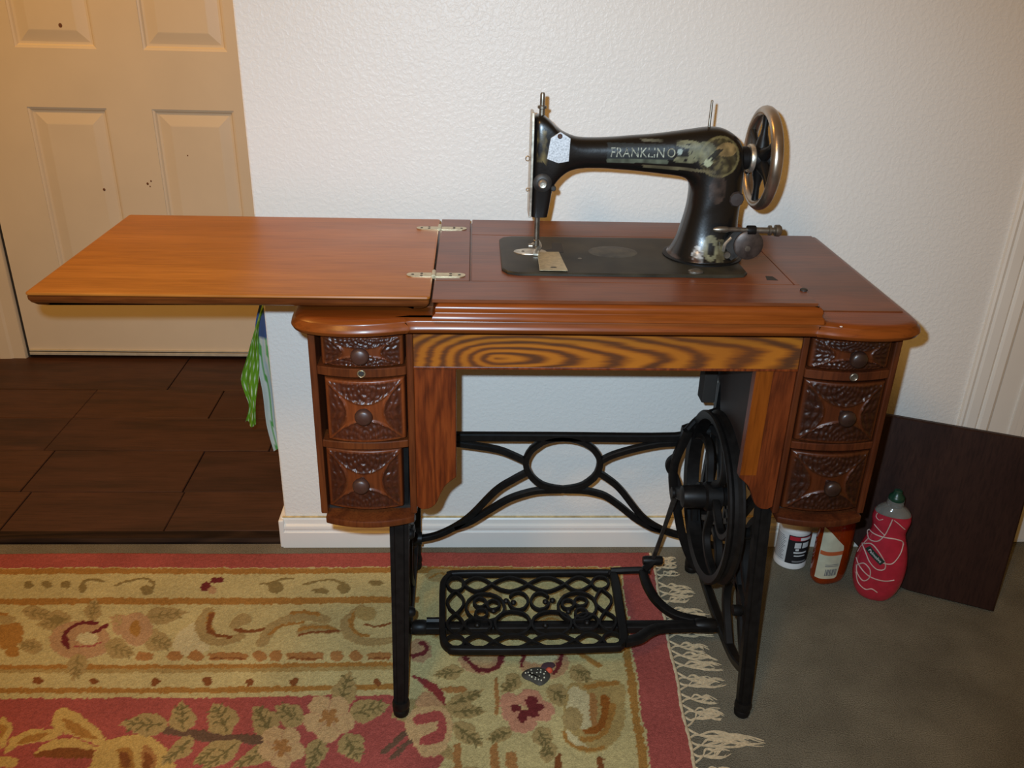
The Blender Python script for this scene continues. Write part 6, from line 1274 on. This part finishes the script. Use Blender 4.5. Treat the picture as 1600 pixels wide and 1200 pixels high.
tint(fr_ & (np.hypot((X - 0.168) / 0.0085, (Z - 0.804) / 0.013) < 1), (0.42, 0.42, 0.40), 1.5 * (n2 - 0.05))
tint(fr_ & (np.abs(X - 0.203) < 0.006) & (Z > 0.795) & (Z < 0.828), (0.14, 0.115, 0.06), n1)
tint((Z < 0.800) & (X < 0.19), (0.075, 0.040, 0.028), 2.2 * (n1 - 0.38))
tint((X > 0.02) & (X < 0.12) & fr_ & (Z > 0.9445) & (Z < 0.967), (0.028, 0.036, 0.038), 0.7 + 0 * n1)
col_attr(body, C0)
# name on the arm, laid on the curved surface
bvh = BVHTree.FromPolygons([Vector(v) for v in V], [f for f in F])
def on_body(x, z, off):
    h = bvh.ray_cast(Vector((x, -0.6, z)), Vector((0, 1, 0))); return (x, (h[0].y if h[0] else YC - 0.02) - off, z)
TV, TF = text_mesh('FRANKLIN', 0.0205, 0.0)
wmax = max(v[0] for v in TV) - min(v[0] for v in TV)
g = G().add([on_body(0.0655 + x * 0.080 / wmax, 0.9535 + y * 1.0 + x * 0.01, 0.0004) for x, y, z in TV], TF); g.build('name_lettering', m_gold, sm, smooth=0, recalc=False)
ring = [on_body(0.1160 + 0.0050 * math.cos(t), 0.9550 + 0.0058 * math.sin(t), 0.0003) for t in np.linspace(0, 6.28, 24)]
G().tube(ring, 0.0011, 6).build('scroll_decal', m_gold, sm, smooth=60)
# foot flange of the pillar
G().stack([(0.187 + 0.063 * math.cos(t), YC + 0.0615 * math.sin(t)) for t in np.linspace(0, 2 * math.pi, 49)[:-1]], [(0.0, zb - 0.0001), (0.0, zb + 0.002), (0.004, zb + 0.0035)]).build('pillar_foot', m_iron, sm, smooth=40)
# head: face plate, bars, tension
G().prism([(-0.336, 0.8525), (-0.294, 0.8525), (-0.290, 0.90), (-0.290, 0.985), (-0.298, 1.008), (-0.332, 1.008), (-0.340, 0.985), (-0.340, 0.90)], -0.0945, -0.0902, 'yz').build('face_plate', m_nickel, sm, smooth=0, bevel=0.0006, seg=1)
g = G().lathe([(0.0042, -0.02), (0.0042, 0.008), (0.0068, 0.009), (0.0068, 0.0125), (0.0036, 0.0135), (0.0036, 0.029), (0.0026, 0.0315)], (-0.0785, YC, 1.003), n=14); g.build('needle_bar_top', m_dullnick, sm, smooth=40)
g = G().lathe([(0.0036, 0.856), (0.0036, 0.812), (0.0046, 0.811), (0.0046, 0.802), (0.0022, 0.800), (0.0010, 0.798), (0.0008, 0.791)], (-0.0800, YC, 0.0), n=14); g.build('needle_bar', m_dullnick, sm, smooth=40)
g = G().lathe([(0.0032, 0.856), (0.0032, 0.804)], (-0.0775, YC + 0.012, 0.0), n=12); g.build('presser_bar', m_dullnick, sm, smooth=40)
g = G().tube(cr([(-0.0800, YC, 0.8065), (-0.087, YC - 0.004, 0.8045), (-0.089, YC - 0.006, 0.803)], 3), 0.0022, 8); g.lathe([(0.0034, -0.003), (0.0034, 0.003)], (-0.0890, YC - 0.006, 0.803), 'x', 10); g.build('needle_clamp', m_nickel, sm, smooth=40)
g = G().tube(cr([(-0.0775, YC + 0.012, 0.806), (-0.074, YC + 0.004, 0.799), (-0.079, YC - 0.004, 0.7935), (-0.081, YC - 0.018, 0.7925)], 4), 1.0, 8, up=(0, 0, 1), sx=0.0042, sy=0.0016, square=True); g.build('presser_foot', m_nickel, sm, smooth=40)
yf = on_body(-0.0755, 0.905, 0)[1]
G().lathe([(0.0138, 0.002), (0.0142, -0.0015), (0.0120, -0.0035), (0.0075, -0.0045), (0.0070, -0.006)], (-0.0755, yf, 0.9065), 'y', 28).build('tension_disc', m_ironworn, sm, smooth=40)
G().lathe([(0.0066, -0.0045), (0.0064, -0.011), (0.0050, -0.0125), (0.0028, -0.0122), (0.0026, -0.0095)], (-0.0755, yf, 0.9065), 'y', 18).build('tension_nut', m_nickel, sm, smooth=40)
g = G().lathe([(0.0042, 0.002), (0.0042, -0.005), (0.003, -0.006)], (-0.0585, yf + 0.002, 0.8985), 'y', 10); g.build('thread_guide', m_ironworn, sm, smooth=40)
for z, s in ((0.940, 0.65), (0.893, 0.42)):
    G().tube([(-0.0945 - 0.0055 * s + 0.0045 * s * math.cos(t), -0.325, z + 0.0055 * s * math.sin(t)) for t in np.linspace(0, 6.28, 15)[:-1]], 0.0010, 6, closed=True).build('thread_loop', m_nickel, sm, smooth=60)
# zinc shield plate with its screw
pl = [(-0.0520, 0.983), (-0.0365, 0.9735), (-0.0375, 0.9400), (-0.0530, 0.9370), (-0.0705, 0.9430), (-0.0660, 0.9735)]
ym = min(on_body(x, z, 0)[1] for x, z in pl) - 0.0006
G().prism(pl, ym - 0.0014, ym + 0.0001, 'xz').build('shield_plate', m_plate, sm, smooth=0, bevel=0.0004, seg=1)
G().lathe([(0.0038, 0.0), (0.0036, -0.0020), (0.0024, -0.0030)], (-0.0525, ym - 0.0012, 0.9765), 'y', 12).build('shield_screw', m_rust, sm, smooth=40)
# spool pin
G().lathe([(0.0030, 0.0), (0.0022, 0.003), (0.0019, 0.042), (0.0012, 0.0435)], (0.1745, YC, 0.9855), n=10).build('spool_pin', m_dullnick, sm, smooth=40)
# boss low on the pillar's shoulder
yb2 = on_body(0.214, 0.889, 0)[1]
G().lathe([(0.0115, 0.010), (0.0120, -0.004), (0.0100, -0.007), (0.0, -0.0075)], (0.221, yb2 + 0.004, 0.889), 'y', 9).build('shaft_boss', plain('boss_brown', (0.030, 0.021, 0.018), 0.5), sm, smooth=25)
# hand wheel
hx, hy, hz, hr = 0.262, YC, 0.9445, 0.0700
n = 56; V = []; mm = 14
for k in range(n):
    a = 2 * math.pi * k / n
    for j in range(mm):
        b = 2 * math.pi * j / mm; r = hr + 0.0080 * math.cos(b); V.append((hx + 0.0092 * math.sin(b), hy + r * math.cos(a), hz + r * math.sin(a)))
F = [(k * mm + j, ((k + 1) % n) * mm + j, ((k + 1) % n) * mm + (j + 1) % mm, k * mm + (j + 1) % mm) for k in range(n) for j in range(mm)]
hw = G().add(V, F).build('hand_wheel', m_bronze, sm, smooth=60)
for q in range(6):
    a = 2 * math.pi * q / 6 + math.pi / 2
    G().tube([(hx - 0.002, hy + r * math.cos(a), hz + r * math.sin(a)) for r in (0.016, 0.026, 0.036, 0.046, 0.064)], [0.0110, 0.0095, 0.0060, 0.0046, 0.0056], 8).build('spoke', m_iron, hw, smooth=60)
G().lathe([(0.0175, -0.040), (0.0175, -0.024), (0.0165, -0.023), (0.0165, -0.021)], (hx, hy, hz), 'x', 24).build('shaft_bush', m_iron, hw, smooth=40)
G().lathe([(0.0205, -0.0215), (0.0215, -0.0200), (0.0215, -0.0150), (0.0200, -0.0140)], (hx, hy, hz), 'x', 28).build('hub_ring', m_nickel, hw, smooth=40)
G().lathe([(0.0185, -0.0145), (0.0205, 0.004), (0.0205, 0.012), (0.0215, 0.0135), (0.0215, 0.022), (0.0190, 0.0245), (0.008, 0.026), (0.0, 0.0262)], (hx, hy, hz), 'x', 28).build('hub', m_iron, hw, smooth=40)
# bobbin winder at the foot of the pillar
g = G().lathe([(0.0020, 0.186), (0.0038, 0.190), (0.0052, 0.196), (0.0052, 0.206), (0.0036, 0.211), (0.0034, 0.240)], (0, -0.366, 0.8465), 'x', 16); g.build('winder_spindle', m_dullnick, sm, smooth=40)
G().lathe([(0.0072, 0.2385), (0.0075, 0.2400), (0.0075, 0.2500), (0.0070, 0.2515)], (0, -0.366, 0.8460), 'x', 12).build('winder_collar', m_iron, sm, smooth=30)
G().lathe([(0.0046, 0.2510), (0.0046, 0.271), (0.0078, 0.272), (0.0078, 0.2755), (0.0046, 0.2765), (0.0046, 0.2805), (0.0088, 0.282), (0.0092, 0.288), (0.0070, 0.291)], (0, -0.366, 0.8460), 'x', 18).build('winder_knob', m_dullnick, sm, smooth=40)
G().lathe([(0.0215, 0.004), (0.0228, 0.001), (0.0228, -0.003), (0.0200, -0.005), (0.0, -0.0052)], (0.2435, -0.366, 0.8230), 'y', 30).build('winder_wheel', plain('winder_brown', (0.060, 0.044, 0.036), 0.42, metal=0.5, vary=0.4, nscale=90), sm, smooth=40)
G().lathe([(0.0046, 0.0), (0.0044, -0.0020), (0.0, -0.0022)], (0.2415, -0.371, 0.8185), 'y', 12).build('winder_screw', m_dullnick, sm, smooth=40)
g = G().prism([tuple(p) for p in cr([(0.212, 0.830), (0.222, 0.842), (0.240, 0.8405), (0.250, 0.826), (0.236, 0.806), (0.224, 0.797), (0.216, 0.790), (0.210, 0.800), (0.214, 0.810), (0.208, 0.820)], 4, True)], -0.3615, -0.3540, 'xz'); g.build('winder_bracket', m_ironworn, sm, smooth=40, bevel=0.0008, seg=1)
G().tube(cr([(0.207, -0.364, 0.812), (0.208, -0.366, 0.824), (0.216, -0.366, 0.834)], 4), 0.0026, 8).build('winder_spring', m_nickel, sm, smooth=40)
G().lathe([(0.0060, 0.004), (0.0060, -0.003), (0.0050, -0.0042)], (0.2140, -0.3600, 0.8050), 'y', 12).build('bracket_screw', m_dullnick, sm, smooth=40)
